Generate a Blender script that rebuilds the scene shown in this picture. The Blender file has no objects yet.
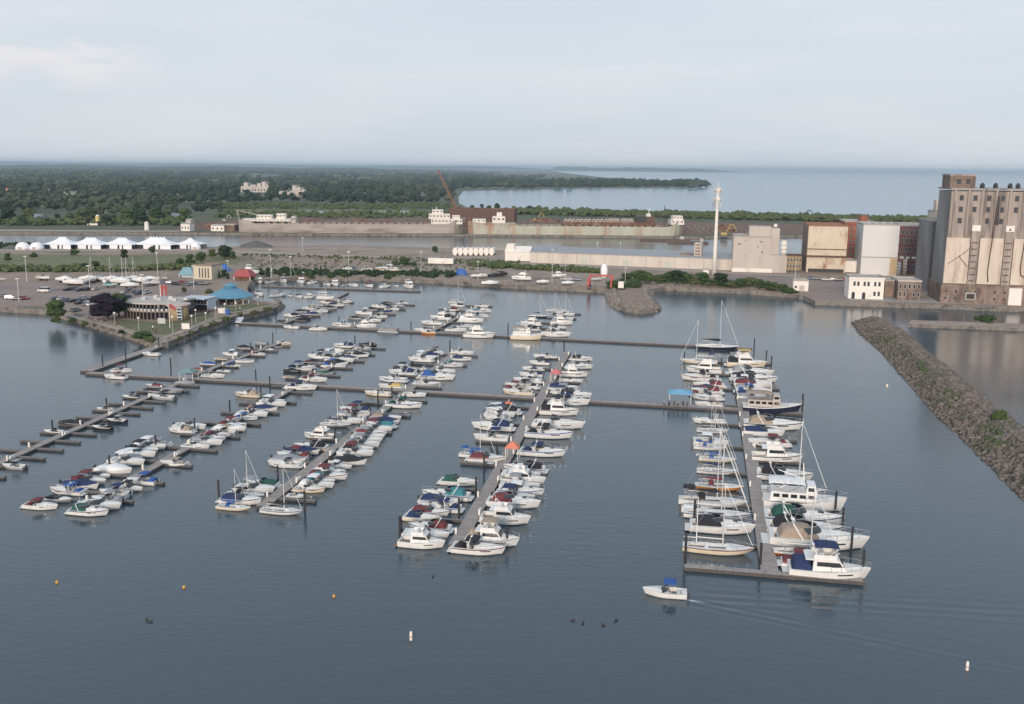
import bpy, math, random
import numpy as np
from mathutils import Vector, Matrix
random.seed(7); RNG = np.random.default_rng(11)
C = bpy.context.scene.collection
SC = bpy.context.scene
# ------------------------------------------------------------------ camera
W, H, F = 1024, 704, 980.0
HC = 60.0
PITCH = math.atan(184.5 / F); ROLL = math.radians(0.55)
fw = Vector((0, math.cos(PITCH), -math.sin(PITCH)))
up0 = Vector((0, math.sin(PITCH), math.cos(PITCH)))
r0 = Vector((1, 0, 0))
rt = r0 * math.cos(ROLL) + up0 * math.sin(ROLL)
up = -r0 * math.sin(ROLL) + up0 * math.cos(ROLL)
cam = bpy.data.cameras.new('camera'); camo = bpy.data.objects.new('camera', cam); C.objects.link(camo)
camo.matrix_world = Matrix(((rt.x, up.x, -fw.x, 0), (rt.y, up.y, -fw.y, 0), (rt.z, up.z, -fw.z, HC), (0, 0, 0, 1)))
cam.sensor_width = 36; cam.lens = F / W * 36; cam.clip_start = 0.5; cam.clip_end = 200000
SC.camera = camo
# ------------------------------------------------------------------ sky, sun, exposure
SUN_EL, SUN_AZ = math.radians(15), math.radians(193)     # azimuth clockwise from +Y: behind the camera, a little left
world = bpy.data.worlds.new("World"); SC.world = world; world.use_nodes = True
nt = world.node_tree; nt.nodes.clear()
N = nt.nodes.new; Lk = nt.links.new
out = N('ShaderNodeOutputWorld'); bg = N('ShaderNodeBackground'); bg.inputs[1].default_value = 0.1
sky = N('ShaderNodeTexSky'); sky.sky_type = 'NISHITA'; sky.sun_disc = False
sky.sun_elevation = SUN_EL; sky.sun_rotation = SUN_AZ; sky.dust_density = 2.0; sky.altitude = 50
tc = N('ShaderNodeTexCoord'); mp = N('ShaderNodeMapping'); mp.inputs['Scale'].default_value = (1.0, 1.0, 7.0)
nz = N('ShaderNodeTexNoise'); nz.inputs['Scale'].default_value = 2.6; nz.inputs['Detail'].default_value = 7; nz.inputs['Roughness'].default_value = .55
rp = N('ShaderNodeValToRGB'); rp.color_ramp.elements[0].position = .38; rp.color_ramp.elements[0].color = (5.75, 6.3, 7.0, 1)
rp.color_ramp.elements[1].position = .68; rp.color_ramp.elements[1].color = (6.6, 6.85, 7.25, 1)
mx = N('ShaderNodeMixRGB'); mx.inputs[0].default_value = .88
# a bank of small puffy cloud low on the left
mp2 = N('ShaderNodeMapping'); mp2.inputs['Scale'].default_value = (1, 1, 3.2)
nz2 = N('ShaderNodeTexNoise'); nz2.inputs['Scale'].default_value = 16; nz2.inputs['Detail'].default_value = 8
sep = N('ShaderNodeSeparateXYZ')
def wm(op, a, b=None, c=None):
    n = N('ShaderNodeMath'); n.operation = op
    for i, v in enumerate((a, b, c)):
        if v is None: continue
        if isinstance(v, (int, float)): n.inputs[i].default_value = v
        else: Lk(v, n.inputs[i])
    return n.outputs[0]
Lk(tc.outputs['Generated'], mp.inputs[0]); Lk(mp.outputs[0], nz.inputs['Vector']); Lk(nz.outputs[0], rp.inputs[0])
Lk(tc.outputs['Generated'], mp2.inputs[0]); Lk(mp2.outputs[0], nz2.inputs['Vector']); Lk(tc.outputs['Generated'], sep.inputs[0])
azm = wm('ARCTAN2', sep.outputs[0], sep.outputs[1])
edge = wm('ADD', wm('MULTIPLY', wm('SUBTRACT', nz2.outputs[0], .5), .07), .104)
dz = wm('SUBTRACT', edge, sep.outputs[2])                       # >0 below the puffy top edge
top_ = wm('SMOOTH_MIN', wm('MULTIPLY', dz, 90.0), 1.0, .2)
topc = wm('MAXIMUM', top_, 0.0)
fade = wm('MAXIMUM', wm('SUBTRACT', 1.0, wm('MULTIPLY', dz, 24.0)), 0.0)
azf = wm('MINIMUM', wm('MAXIMUM', wm('MULTIPLY', wm('SUBTRACT', -.325, azm), 14.0), 0.0), 1.0)
cm = wm('MULTIPLY', wm('MULTIPLY', wm('MULTIPLY', topc, fade), azf), .8)
mx2 = N('ShaderNodeMixRGB'); mx2.inputs[2].default_value = (8.3, 7.65, 7.7, 1)
Lk(cm, mx2.inputs[0]); Lk(rp.outputs[0], mx2.inputs[1])
mr = N('ShaderNodeMapRange'); mr.interpolation_type = 'SMOOTHSTEP'; Lk(sep.outputs[2], mr.inputs[0]); mr.inputs[1].default_value = .14; mr.inputs[2].default_value = .5; mr.inputs[4].default_value = .75
mx3 = N('ShaderNodeMixRGB'); mx3.inputs[2].default_value = (5.7, 6.8, 8.1, 1); Lk(mr.outputs[0], mx3.inputs[0]); Lk(mx2.outputs[0], mx3.inputs[1])
Lk(sky.outputs[0], mx.inputs[1]); Lk(mx3.outputs[0], mx.inputs[2])
Lk(mx.outputs[0], bg.inputs[0]); Lk(bg.outputs[0], out.inputs[0])
sd = bpy.data.lights.new('sun', 'SUN'); so = bpy.data.objects.new('sun', sd); C.objects.link(so)
sd.energy = 2.4; sd.angle = math.radians(12); sd.color = (1.0, .85, .72)
sdir = Vector((math.sin(SUN_AZ) * math.cos(SUN_EL), math.cos(SUN_AZ) * math.cos(SUN_EL), math.sin(SUN_EL)))
so.rotation_euler = sdir.to_track_quat('Z', 'Y').to_euler()
SC.view_settings.view_transform = 'Standard'; SC.view_settings.look = 'None'
SC.view_settings.exposure = 0.25; SC.view_settings.gamma = 1.0; SC.view_settings.use_curve_mapping = False
SC.render.engine = 'CYCLES'

# ------------------------------------------------------------------ geometry helpers
def G(px, py, z=0.0):
    """point of the world plane at height z seen at a pixel"""
    d = rt * ((px - W / 2) / F) - up * ((py - H / 2) / F) + fw
    t = (z - HC) / d.z
    return Vector((d.x * t, d.y * t, z))
def hor(px): return 167.5 + (px - 512) * math.tan(ROLL)
def GD(px, dist, z=0.0):
    d = rt * ((px - W / 2) / F) - up * ((hor(px) - H / 2) / F) + fw
    return Vector((d.x / d.y * dist, dist, z))
def proj(v):
    q = Vector(v) - Vector((0, 0, HC)); z = q.dot(fw)
    return W / 2 + F * q.dot(rt) / z, H / 2 - F * q.dot(up) / z, z
def zat(x, y, py):
    a, b = -5.0, 400.0
    for _ in range(40):
        m = (a + b) / 2
        if proj((x, y, m))[1] > py: a = m
        else: b = m
    return (a + b) / 2
ANG = math.radians(10.3)
S = Vector((math.cos(ANG), -math.sin(ANG), 0)); P = Vector((math.sin(ANG), math.cos(ANG), 0))
def wfor(o, px):
    a, b = 0.0, 900.0
    for _ in range(40):
        m = (a + b) / 2
        if proj(o + S * m)[0] < px: a = m
        else: b = m
    return (a + b) / 2
ONES = ['', 'first', 'second', 'third', 'fourth', 'fifth', 'sixth', 'seventh', 'eighth', 'ninth', 'tenth', 'eleventh', 'twelfth', 'thirteenth', 'fourteenth', 'fifteenth', 'sixteenth', 'seventeenth', 'eighteenth', 'nineteenth']
TENS = {2: 'twent', 3: 'thirt', 4: 'fort', 5: 'fift', 6: 'sixt', 7: 'sevent', 8: 'eight', 9: 'ninet'}
def ORD(n):
    if n < 20: return ONES[n]
    t, o = divmod(n, 10)
    return TENS[t] + 'ieth' if o == 0 else TENS[t] + 'y-' + ONES[o]
def tag(o, label=None, cat=None, group=None, kind=None):
    if label: o['label'] = label
    if cat: o['category'] = cat
    if group: o['group'] = group
    if kind: o['kind'] = kind
    return o
def empty(name, loc, rz=0.0, label=None, cat=None, group=None, sc=1.0):
    o = bpy.data.objects.new(name, None); C.objects.link(o); o.location = loc; o.rotation_euler = (0, 0, rz)
    o.scale = (sc, sc, sc); o.empty_display_size = .5
    return tag(o, label, cat, group)
def inst(name, me, parent=None, label=None):
    o = bpy.data.objects.new(name, me); C.objects.link(o); o.parent = parent
    if label: o['label'] = label
    return o
# ------------------------------------------------------------------ materials
MATS = {}
def mat(name, col, rough=.7, var=.12, scale=3.0, bump=0.0, metal=0.0, spec=.4, col2=None, c2amt=.5, stretch=(1, 1, 1), c2scale=None, worldco=False):
    if name in MATS: return MATS[name]
    m = bpy.data.materials.new(name); m.use_nodes = True; t = m.node_tree; b = t.nodes['Principled BSDF']
    n = t.nodes.new; l = t.links.new
    if worldco: co = n('ShaderNodeNewGeometry').outputs['Position']
    else: co = n('ShaderNodeTexCoord').outputs['Object']
    mpp = n('ShaderNodeMapping'); mpp.inputs['Scale'].default_value = stretch; l(co, mpp.inputs[0])
    x = n('ShaderNodeTexNoise'); x.inputs['Scale'].default_value = scale; x.inputs['Detail'].default_value = 6
    l(mpp.outputs[0], x.inputs['Vector'])
    r = n('ShaderNodeValToRGB'); e = r.color_ramp.elements
    e[0].position = .3; e[1].position = .7
    e[0].color = tuple(max(0, c * (1 - var)) for c in col) + (1,); e[1].color = tuple(min(1, c * (1 + var)) for c in col) + (1,)
    l(x.outputs[0], r.inputs[0]); cur = r.outputs[0]
    if col2:
        y = n('ShaderNodeTexNoise'); y.inputs['Scale'].default_value = c2scale or scale * .35; y.inputs['Detail'].default_value = 8; y.inputs['Roughness'].default_value = .65
        l(mpp.outputs[0], y.inputs['Vector'])
        r2 = n('ShaderNodeValToRGB'); r2.color_ramp.elements[0].position = .62 - .3 * c2amt; r2.color_ramp.elements[1].position = .78 - .3 * c2amt
        l(y.outputs[0], r2.inputs[0])
        mm = n('ShaderNodeMixRGB'); l(r2.outputs[0], mm.inputs[0]); l(cur, mm.inputs[1]); mm.inputs[2].default_value = tuple(col2) + (1,)
        cur = mm.outputs[0]
    l(cur, b.inputs['Base Color'])
    b.inputs['Roughness'].default_value = rough; b.inputs['Metallic'].default_value = metal; b.inputs['Specular IOR Level'].default_value = spec
    if bump:
        bb = n('ShaderNodeBump'); bb.inputs['Strength'].default_value = min(1, bump); bb.inputs['Distance'].default_value = bump
        l(x.outputs[0], bb.inputs['Height']); l(bb.outputs[0], b.inputs['Normal'])
    MATS[name] = m; return m
def boxy(name, col, period, axis_w=.08, dark=.6, axis='X', **k):
    """panelled or planked surface: thin darker joints every `period` metres"""
    if name in MATS: return MATS[name]
    m = mat(name, col, **k); t = m.node_tree; b = t.nodes['Principled BSDF']; n = t.nodes.new; l = t.links.new
    src = b.inputs['Base Color'].links[0].from_socket
    tcx = n('ShaderNodeTexCoord'); s = n('ShaderNodeSeparateXYZ'); l(tcx.outputs['Object'], s.inputs[0])
    a = n('ShaderNodeMath'); a.operation = 'DIVIDE'; l(s.outputs[axis], a.inputs[0]); a.inputs[1].default_value = period
    f = n('ShaderNodeMath'); f.operation = 'FRACT'; l(a.outputs[0], f.inputs[0])
    g = n('ShaderNodeMath'); g.operation = 'LESS_THAN'; l(f.outputs[0], g.inputs[0]); g.inputs[1].default_value = axis_w
    mm = n('ShaderNodeMixRGB'); mm.blend_type = 'MULTIPLY'; l(g.outputs[0], mm.inputs[0]); l(src, mm.inputs[1]); mm.inputs[2].default_value = (dark, dark, dark, 1)
    l(mm.outputs[0], b.inputs['Base Color']); return m
WH = {'w': ('white', (.74, .73, .71)), 'c': ('cream', (.72, .62, .47)), 'd': ('navy', (.02, .025, .05)), 'g': ('grey', (.33, .34, .35)),
      'o': ('orange', (.62, .25, .05)), 'R': ('brown', (.22, .07, .035)), 'r': ('red', (.45, .07, .05)), 'k': ('black', (.03, .03, .033)), 'e': ('green', (.38, .5, .47))}
CV = {'n': ('navy', (.02, .035, .10)), 'k': ('black', (.022, .022, .028)), 'b': ('blue', (.03, .095, .30)), 'r': ('burgundy', (.15, .035, .042)),
      'g': ('green', (.02, .085, .065)), 't': ('teal', (.05, .20, .24)), 'w': ('white', (.74, .74, .73)), 'y': ('yellow', (.50, .37, .14)),
      'a': ('tan', (.33, .26, .20)), 'e': ('grey', (.28, .29, .31)), 'o': ('orange', (.6, .16, .07)), 's': ('brown', (.2, .1, .07))}
def hm(c): return mat('hull_' + WH[c][0], WH[c][1], rough=.28, var=.05, scale=1.2, spec=.5)
def cvm(c): return mat('canvas_' + CV[c][0].replace(' ', '_'), CV[c][1], rough=.85, var=.18, scale=2.5, bump=.03)
M_deck = mat('deck_gelcoat', (.66, .65, .62), rough=.45, var=.07, scale=2)
M_int = mat('cockpit_vinyl', (.24, .21, .19), rough=.6, var=.2, scale=3)
M_bot = mat('bottom_paint', (.05, .055, .07), rough=.6)
M_glass = mat('dark_glass', (.02, .025, .03), rough=.08, var=.1, spec=.8)
M_black = mat('engine_black', (.03, .03, .033), rough=.35)
M_alu = mat('aluminium', (.62, .62, .62), rough=.35, metal=.5, var=.05)
M_mast = mat('mast_white', (.78, .76, .73), rough=.4, var=.04)
M_steel = mat('stainless', (.55, .55, .56), rough=.25, metal=.8)
M_teak = mat('teak', (.26, .16, .09), rough=.7)
M_wood = boxy('dock_planks', (.30, .265, .245), 2.4, .06, .6, 'X', rough=.85, var=.16, scale=.9)
M_woodd = mat('shaded_dock_fascia', (.09, .08, .075), rough=.9, var=.3)  # dark dock sides: shadow among piles and floats put into the colour
M_finger = mat('finger_planks', (.19, .18, .175), rough=.88, var=.25, scale=1.5)
M_pile = mat('steel_piling', (.035, .033, .035), rough=.6, var=.3)
M_conc = mat('concrete', (.36, .34, .32), rough=.9, var=.12, scale=.6, col2=(.22, .2, .18), c2amt=.3)
# ------------------------------------------------------------------ mesh builder
class MB:
    def __init__(s): s.v = []; s.f = []; s.m = []
    def poly(s, pts, m=0):
        b = len(s.v); s.v += [tuple(p) for p in pts]; s.f.append(tuple(range(b, b + len(pts)))); s.m.append(m)
    def box(s, x0, x1, y0, y1, z0, z1, m=0, tx=0, ty=0, dx=0):
        b = len(s.v)
        s.v += [(x0, y0, z0), (x1, y0, z0), (x1, y1, z0), (x0, y1, z0), (x0 + tx + dx, y0 + ty, z1), (x1 - tx + dx, y0 + ty, z1), (x1 - tx + dx, y1 - ty, z1), (x0 + tx + dx, y1 - ty, z1)]
        for q in ((0, 3, 2, 1), (4, 5, 6, 7), (0, 1, 5, 4), (1, 2, 6, 5), (2, 3, 7, 6), (3, 0, 4, 7)):
            s.f.append(tuple(b + i for i in q)); s.m.append(m)
        return s
    def prism(s, pts, z0, z1, m=0, mtop=None):
        b = len(s.v); n = len(pts)
        s.v += [(p[0], p[1], z0) for p in pts] + [(p[0], p[1], z1) for p in pts]
        s.f.append(tuple(b + n + i for i in range(n))); s.m.append(m if mtop is None else mtop)
        s.f.append(tuple(b + n - 1 - i for i in range(n))); s.m.append(m)
        for i in range(n):
            j = (i + 1) % n; s.f.append((b + i, b + j, b + n + j, b + n + i)); s.m.append(m)
        return s
    def loft(s, rings, m=0, close=True, cap=True, ms=None):
        b = len(s.v); n = len(rings[0])
        for r in rings: s.v += [tuple(p) for p in r]
        for i in range(len(rings) - 1):
            for j in range(n if close else n - 1):
                k = (j + 1) % n
                s.f.append((b + i * n + j, b + i * n + k, b + (i + 1) * n + k, b + (i + 1) * n + j)); s.m.append(ms[j] if ms else m)
        if cap and close:
            s.f.append(tuple(b + n - 1 - j for j in range(n))); s.m.append(m)
            e = b + (len(rings) - 1) * n
            s.f.append(tuple(e + j for j in range(n))); s.m.append(m)
        return s
    def tube(s, p0, p1, r, n=6, m=0, r1=None):
        p0, p1 = Vector(p0), Vector(p1); d = (p1 - p0)
        if d.length < 1e-6: return s
        d.normalize(); a = d.orthogonal().normalized(); c = d.cross(a)
        r1 = r if r1 is None else r1
        return s.loft([[p0 + (a * math.cos(2 * math.pi * i / n) + c * math.sin(2 * math.pi * i / n)) * r for i in range(n)],
                       [p1 + (a * math.cos(2 * math.pi * i / n) + c * math.sin(2 * math.pi * i / n)) * r1 for i in range(n)]], m)
    def lathe(s, prof, n=12, m=0, c=(0, 0)):
        return s.loft([[(c[0] + r * math.cos(2 * math.pi * i / n), c[1] + r * math.sin(2 * math.pi * i / n), z) for i in range(n)] for r, z in prof], m)
    def path(s, pts, r, n=5, m=0):
        for a, b in zip(pts[:-1], pts[1:]): s.tube(a, b, r, n, m)
        return s
    def mesh(s, name, mats, smooth=False):
        me = bpy.data.meshes.new(name); me.from_pydata(s.v, [], s.f)
        for x in (mats if isinstance(mats, (list, tuple)) else [mats]): me.materials.append(x)
        me.polygons.foreach_set('material_index', s.m)
        if smooth: me.polygons.foreach_set('use_smooth', [True] * len(s.f))
        me.update(); return me
    def build(s, name, mats, parent=None, smooth=False, loc=None, rz=None, label=None):
        o = inst(name, s.mesh(name, mats, smooth), parent, label)
        if loc is not None: o.location = loc
        if rz is not None: o.rotation_euler = (0, 0, rz)
        return o
def npmesh(name, V, Fc, mats, midx=None):
    me = bpy.data.meshes.new(name); V = np.asarray(V, np.float32); Fc = np.asarray(Fc, np.int32); k = Fc.shape[1]
    me.vertices.add(len(V)); me.vertices.foreach_set('co', V.ravel())
    me.loops.add(Fc.size); me.loops.foreach_set('vertex_index', Fc.ravel())
    me.polygons.add(len(Fc)); me.polygons.foreach_set('loop_start', np.arange(0, Fc.size, k, dtype=np.int32))
    for x in mats: me.materials.append(x)
    if midx is not None: me.polygons.foreach_set('material_index', np.asarray(midx, np.int32))
    me.update(calc_edges=True); me.validate(); return me
def ico(sub):
    import bmesh
    bm = bmesh.new(); bmesh.ops.create_icosphere(bm, subdivisions=sub, radius=1)
    v = np.array([x.co[:] for x in bm.verts]); f = np.array([[q.index for q in x.verts] for x in bm.faces]); bm.free(); return v, f
ICO = {1: ico(1), 2: ico(2), 3: ico(3)}
def blobs(specs, sub, rough=.3):
    """specs: array of (x,y,z,rx,ry,rz); returns stacked lumpy blobs"""
    v, f = ICO[sub]; n = len(specs); sp = np.asarray(specs, float)
    dis = 1 + RNG.uniform(-rough, rough, (n, len(v), 1)) * np.array([1, 1, 1])
    a = RNG.uniform(0, 6.28, n); ca, sa = np.cos(a)[:, None], np.sin(a)[:, None]
    vv = np.empty((n, len(v), 3)); vv[:, :, 0] = v[:, 0] * ca - v[:, 1] * sa; vv[:, :, 1] = v[:, 0] * sa + v[:, 1] * ca; vv[:, :, 2] = v[:, 2]
    vv = vv * dis * sp[:, None, 3:6] + sp[:, None, 0:3]
    ff = f[None] + (np.arange(n) * len(v))[:, None, None]
    return vv.reshape(-1, 3), ff.reshape(-1, 3)
def join(parts):
    V = []; Fs = []; o = 0
    for v, f in parts: V.append(v); Fs.append(f + o); o += len(v)
    return np.vstack(V), np.vstack(Fs)
# ------------------------------------------------------------------ water
def make_water():
    m = bpy.data.materials.new('water_surface'); m.use_nodes = True; t = m.node_tree; b = t.nodes['Principled BSDF']; n = t.nodes.new; l = t.links.new
    b.inputs['Roughness'].default_value = .15; b.inputs['IOR'].default_value = 1.46
    pos = n('ShaderNodeNewGeometry').outputs['Position']
    def mth(op, a, c=None):
        x = n('ShaderNodeMath'); x.operation = op
        for i, v in enumerate((a, c)):
            if v is None: continue
            if isinstance(v, (int, float)): x.inputs[i].default_value = v
            else: l(v, x.inputs[i])
        return x.outputs[0]
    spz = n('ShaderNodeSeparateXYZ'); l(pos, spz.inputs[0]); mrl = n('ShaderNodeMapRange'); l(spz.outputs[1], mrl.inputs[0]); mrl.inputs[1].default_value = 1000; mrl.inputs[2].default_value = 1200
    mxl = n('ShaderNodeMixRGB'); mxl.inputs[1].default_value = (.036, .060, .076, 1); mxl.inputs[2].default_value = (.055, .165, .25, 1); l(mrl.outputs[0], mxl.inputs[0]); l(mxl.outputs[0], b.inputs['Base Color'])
    def noise(sc, det, st=(1, 1, 1), rz=0):
        q = n('ShaderNodeMapping'); q.inputs['Scale'].default_value = st; q.inputs['Rotation'].default_value = (0, 0, rz); l(pos, q.inputs[0])
        x = n('ShaderNodeTexNoise'); x.inputs['Scale'].default_value = sc; x.inputs['Detail'].default_value = det; l(q.outputs[0], x.inputs['Vector']); return x.outputs[0]
    small = noise(1.1, 3, (1, 1.7, 1), .3); mid = noise(.33, 3, (1, 2.2, 1), .15); patch = noise(.012, 4, (.6, 1.6, 1), -.1)
    pr = n('ShaderNodeMapRange'); l(patch, pr.inputs[0]); pr.inputs[1].default_value = .35; pr.inputs[2].default_value = .65; pr.inputs[3].default_value = .2; pr.inputs[4].default_value = 1.15
    # boat wake: two diverging trains of small crests astern of the moving motorboat
    st = G(682, 598); q = G(1010, 662); ax = (q - st); ax.z = 0; ax.normalize(); ay = Vector((-ax.y, ax.x, 0))
    sp = n('ShaderNodeSeparateXYZ'); l(pos, sp.inputs[0])
    dx = mth('SUBTRACT', sp.outputs[0], st.x); dy = mth('SUBTRACT', sp.outputs[1], st.y)
    u = mth('ADD', mth('MULTIPLY', dx, ax.x), mth('MULTIPLY', dy, ax.y)); v = mth('ADD', mth('MULTIPLY', dx, ay.x), mth('MULTIPLY', dy, ay.y))
    uu = mth('MAXIMUM', u, 0.0); on = mth('MINIMUM', mth('MULTIPLY', uu, .3), 1.0)
    def arm(vv, slope, w, k, amp, decay):
        d = mth('SUBTRACT', vv, mth('ADD', mth('MULTIPLY', uu, slope), .5))
        g = mth('POWER', 2.718, mth('MULTIPLY', -1.0, mth('POWER', mth('DIVIDE', mth('ABSOLUTE', d), w), 2.0)))
        s = mth('SINE', mth('ADD', mth('MULTIPLY', d, k), mth('MULTIPLY', uu, .08)))
        return mth('MULTIPLY', mth('MULTIPLY', mth('MULTIPLY', g, s), amp), mth('MULTIPLY', on, mth('POWER', 2.718, mth('DIVIDE', uu, -decay))))
    wk = mth('ADD', arm(v, .36, 3.6, 2.6, .034, 45.0), arm(mth('MULTIPLY', v, -1.0), .04, 1.9, 3.4, .034, 30.0))
    h = mth('MULTIPLY', mth('ADD', mth('MULTIPLY', small, .045), mth('MULTIPLY', mid, .085)), pr.outputs[0])
    h = mth('ADD', h, wk)
    bb = n('ShaderNodeBump'); bb.inputs['Strength'].default_value = 1; bb.inputs['Distance'].default_value = 1.0; l(h, bb.inputs['Height']); l(bb.outputs[0], b.inputs['Normal'])
    mb = MB(); X = 60000
    # graded grid so near shading stays precise
    xs = [-X, -3000, -800, -200, 200, 800, 3000, X]; ys = [-300, 40, 300, 900, 3000, X]
    for i in range(len(xs) - 1):
        for j in range(len(ys) - 1):
            mb.poly([(xs[i], ys[j], 0), (xs[i + 1], ys[j], 0), (xs[i + 1], ys[j + 1], 0), (xs[i], ys[j + 1], 0)])
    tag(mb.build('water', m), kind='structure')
make_water()
# ------------------------------------------------------------------ ground sheets
M_gravel = mat('gravel_ground', (.28, .21, .165), rough=.95, var=.16, scale=.25, col2=(.12, .125, .075), c2amt=.28, c2scale=.022, worldco=True)
M_far = mat('far_ground', (.085, .095, .055), rough=1, var=.25, scale=.03, col2=(.19, .165, .13), c2amt=.25, c2scale=.006, worldco=True)
M_seawall = mat('seawall', (.20, .18, .16), rough=.9, var=.3, scale=.8, col2=(.07, .065, .06), c2amt=.4)
M_asph = mat('worn_asphalt', (.265, .205, .175), rough=.93, var=.1, scale=.3, col2=(.17, .155, .15), c2amt=.4, c2scale=.06, worldco=True)
M_grass = mat('rough_grass', (.15, .15, .075), rough=1, var=.25, scale=.18, col2=(.2, .165, .085), c2amt=.3, c2scale=.05, worldco=True)
M_lawn = mat('lawn', (.125, .13, .065), rough=1, var=.2, scale=.3, col2=(.2, .18, .12), c2amt=.22, c2scale=.1, worldco=True)
M_path = mat('pale_path', (.34, .29, .25), rough=.92, var=.1, scale=.5, worldco=True)
M_sand = mat('packed_dirt', (.31, .245, .20), rough=.95, var=.15, scale=.2, col2=(.17, .14, .11), c2amt=.4, c2scale=.03, worldco=True)
M_rust = mat('rusty_scrap', (.14, .07, .045), rough=.9, var=.5, scale=.5, col2=(.24, .18, .14), c2amt=.4, c2scale=.15, worldco=True)
def land(name, pts, z0, z1, top, side, kind='structure'):
    mb = MB(); mb.prism([(p.x, p.y) for p in pts], z0, z1, 1, 0); o = mb.build(name, [top, side]); return tag(o, kind=kind)
def sheet(name, pp, lvl, m, kind='structure', base=2.0):
    z = base + .02 * lvl; mb = MB(); mb.poly([G(a, b, z) for a, b in pp]); o = mb.build(name, m)
    if o.data.polygons[0].normal.z < 0: o.data.flip_normals()
    return tag(o, kind=kind)
LZ = 2.0
shore = [(-400, 305), (0, 307), (50, 310), (62, 314), (85, 320), (112, 328), (138, 336), (158, 343), (168, 342), (205, 327), (235, 316), (258, 312), (277, 307), (279, 303.5), (270, 301.5), (256, 300.5), (250, 297), (247, 288), (252, 280), (300, 276.5), (380, 277.5), (440, 280), (500, 284), (560, 287), (606, 289), (612, 291), (615, 298), (618, 304), (626, 308), (641, 309.5), (654, 308), (651, 302), (645, 296), (647, 289.5), (665, 286.5), (700, 288), (760, 291), (790, 293.5), (803, 295.5), (815, 300.5), (860, 302), (925, 304), (1030, 308), (1500, 325)]
canal_near = [(1500, 272), (1030, 262), (810, 257), (690, 254), (530, 251.5), (455, 248.5), (350, 245), (250, 246), (200, 247), (100, 246), (0, 243), (-400, 238)]
land('ground', [G(a, b, LZ) for a, b in shore + canal_near], -1.5, LZ, M_gravel, M_seawall)
far_near = [(-1200, 224), (0, 232), (180, 232.5), (250, 233), (460, 234), (690, 236.5), (735, 236), (810, 235), (950, 237), (1500, 247)]
far_lake = [(1500, 231), (1024, 223), (925, 220.5), (800, 216), (700, 213.5), (600, 211.5), (520, 210), (467, 207.5), (459, 203), (458, 196), (463, 190), (560, 188), (640, 187.5), (690, 187), (708, 185), (700, 182.5), (650, 181), (600, 177), (565, 173)]
fl = [G(a, b, LZ) for a, b in far_near + far_lake] + [GD(548, 30000, LZ), GD(300, 34000, LZ), GD(-60, 34000, LZ), GD(-1200, 30000, LZ)]
land('terrain', fl, -1.5, LZ, M_far, M_seawall)
# car park, lanes, lawns
sheet('car_park', [(-200, 281), (40, 282), (120, 281), (175, 279), (212, 281), (214, 288), (196, 295), (150, 297), (118, 300), (100, 311), (82, 318), (62, 311), (40, 305), (-200, 302)], 1, M_asph)
sheet('grass_field', [(-200, 254), (0, 254), (90, 255), (180, 254), (240, 257), (238, 264), (190, 268), (150, 271), (60, 272), (-200, 274)], 1, M_grass)
sheet('lawn', [(112, 319), (150, 322), (180, 320), (205, 312), (215, 315), (200, 323), (166, 335), (140, 331), (118, 326)], 1, M_lawn)
sheet('quay_lawn', [(222, 305), (250, 304), (268, 303.5), (272, 305), (250, 309.5), (232, 312)], 1, M_lawn)
sheet('footpath', [(158, 339), (200, 323), (232, 312.5), (270, 305), (274, 306), (238, 314.5), (204, 326), (164, 341)], 2, M_path)
sheet('path', [(60, 312), (90, 320), (120, 328), (145, 335), (158, 339.5), (164, 341), (152, 340.5), (120, 330.5), (88, 321.8), (60, 314)], 2, M_path)
sheet('canal_road', [(-200, 251), (0, 251), (200, 251), (350, 257), (520, 264), (700, 272), (800, 277), (800, 275.5), (700, 270), (520, 262.5), (350, 255), (200, 249.3), (0, 249.5), (-200, 249)], 2, M_path)
sheet('storage_yard', [(240, 248), (350, 247), (455, 250.5), (530, 253.5), (528, 262), (440, 258), (350, 253.5), (250, 251)], 1, M_sand)
sheet('boat_yard', [(262, 277), (300, 270), (430, 266), (520, 268), (620, 274), (606, 287), (500, 282), (380, 276)], 1, M_sand)
sheet('quay_road', [(690, 272), (800, 277), (850, 281), (850, 299.5), (818, 299), (806, 294), (795, 284), (690, 278)], 3, M_asph)
sheet('quay_apron', [(816, 299), (1200, 312), (1200, 306), (820, 295.5)], 1, M_conc)
sheet('scrap_yard', [(300, 216), (440, 219), (520, 220), (690, 222), (800, 224), (900, 226), (900, 234), (735, 234), (690, 234.5), (460, 232), (250, 231), (170, 230), (200, 222)], 1, M_rust)
sheet('canal_bank', [(-200, 228.5), (0, 229.5), (180, 230.5), (180, 231.8), (0, 231.2), (-200, 230.3)], 2, M_path)
sheet('meadow', [(230, 209), (450, 210), (455, 217), (230, 216)], 2, M_grass)
sheet('pond', [(295, 211.2), (360, 210.6), (420, 211.3), (418, 213), (350, 213), (300, 212.8)], 3, mat('pond_water', (.2, .22, .23), rough=.15))
sheet('clearing', [(30, 191), (140, 192), (145, 195.5), (30, 194.5)], 3, M_sand)

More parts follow.
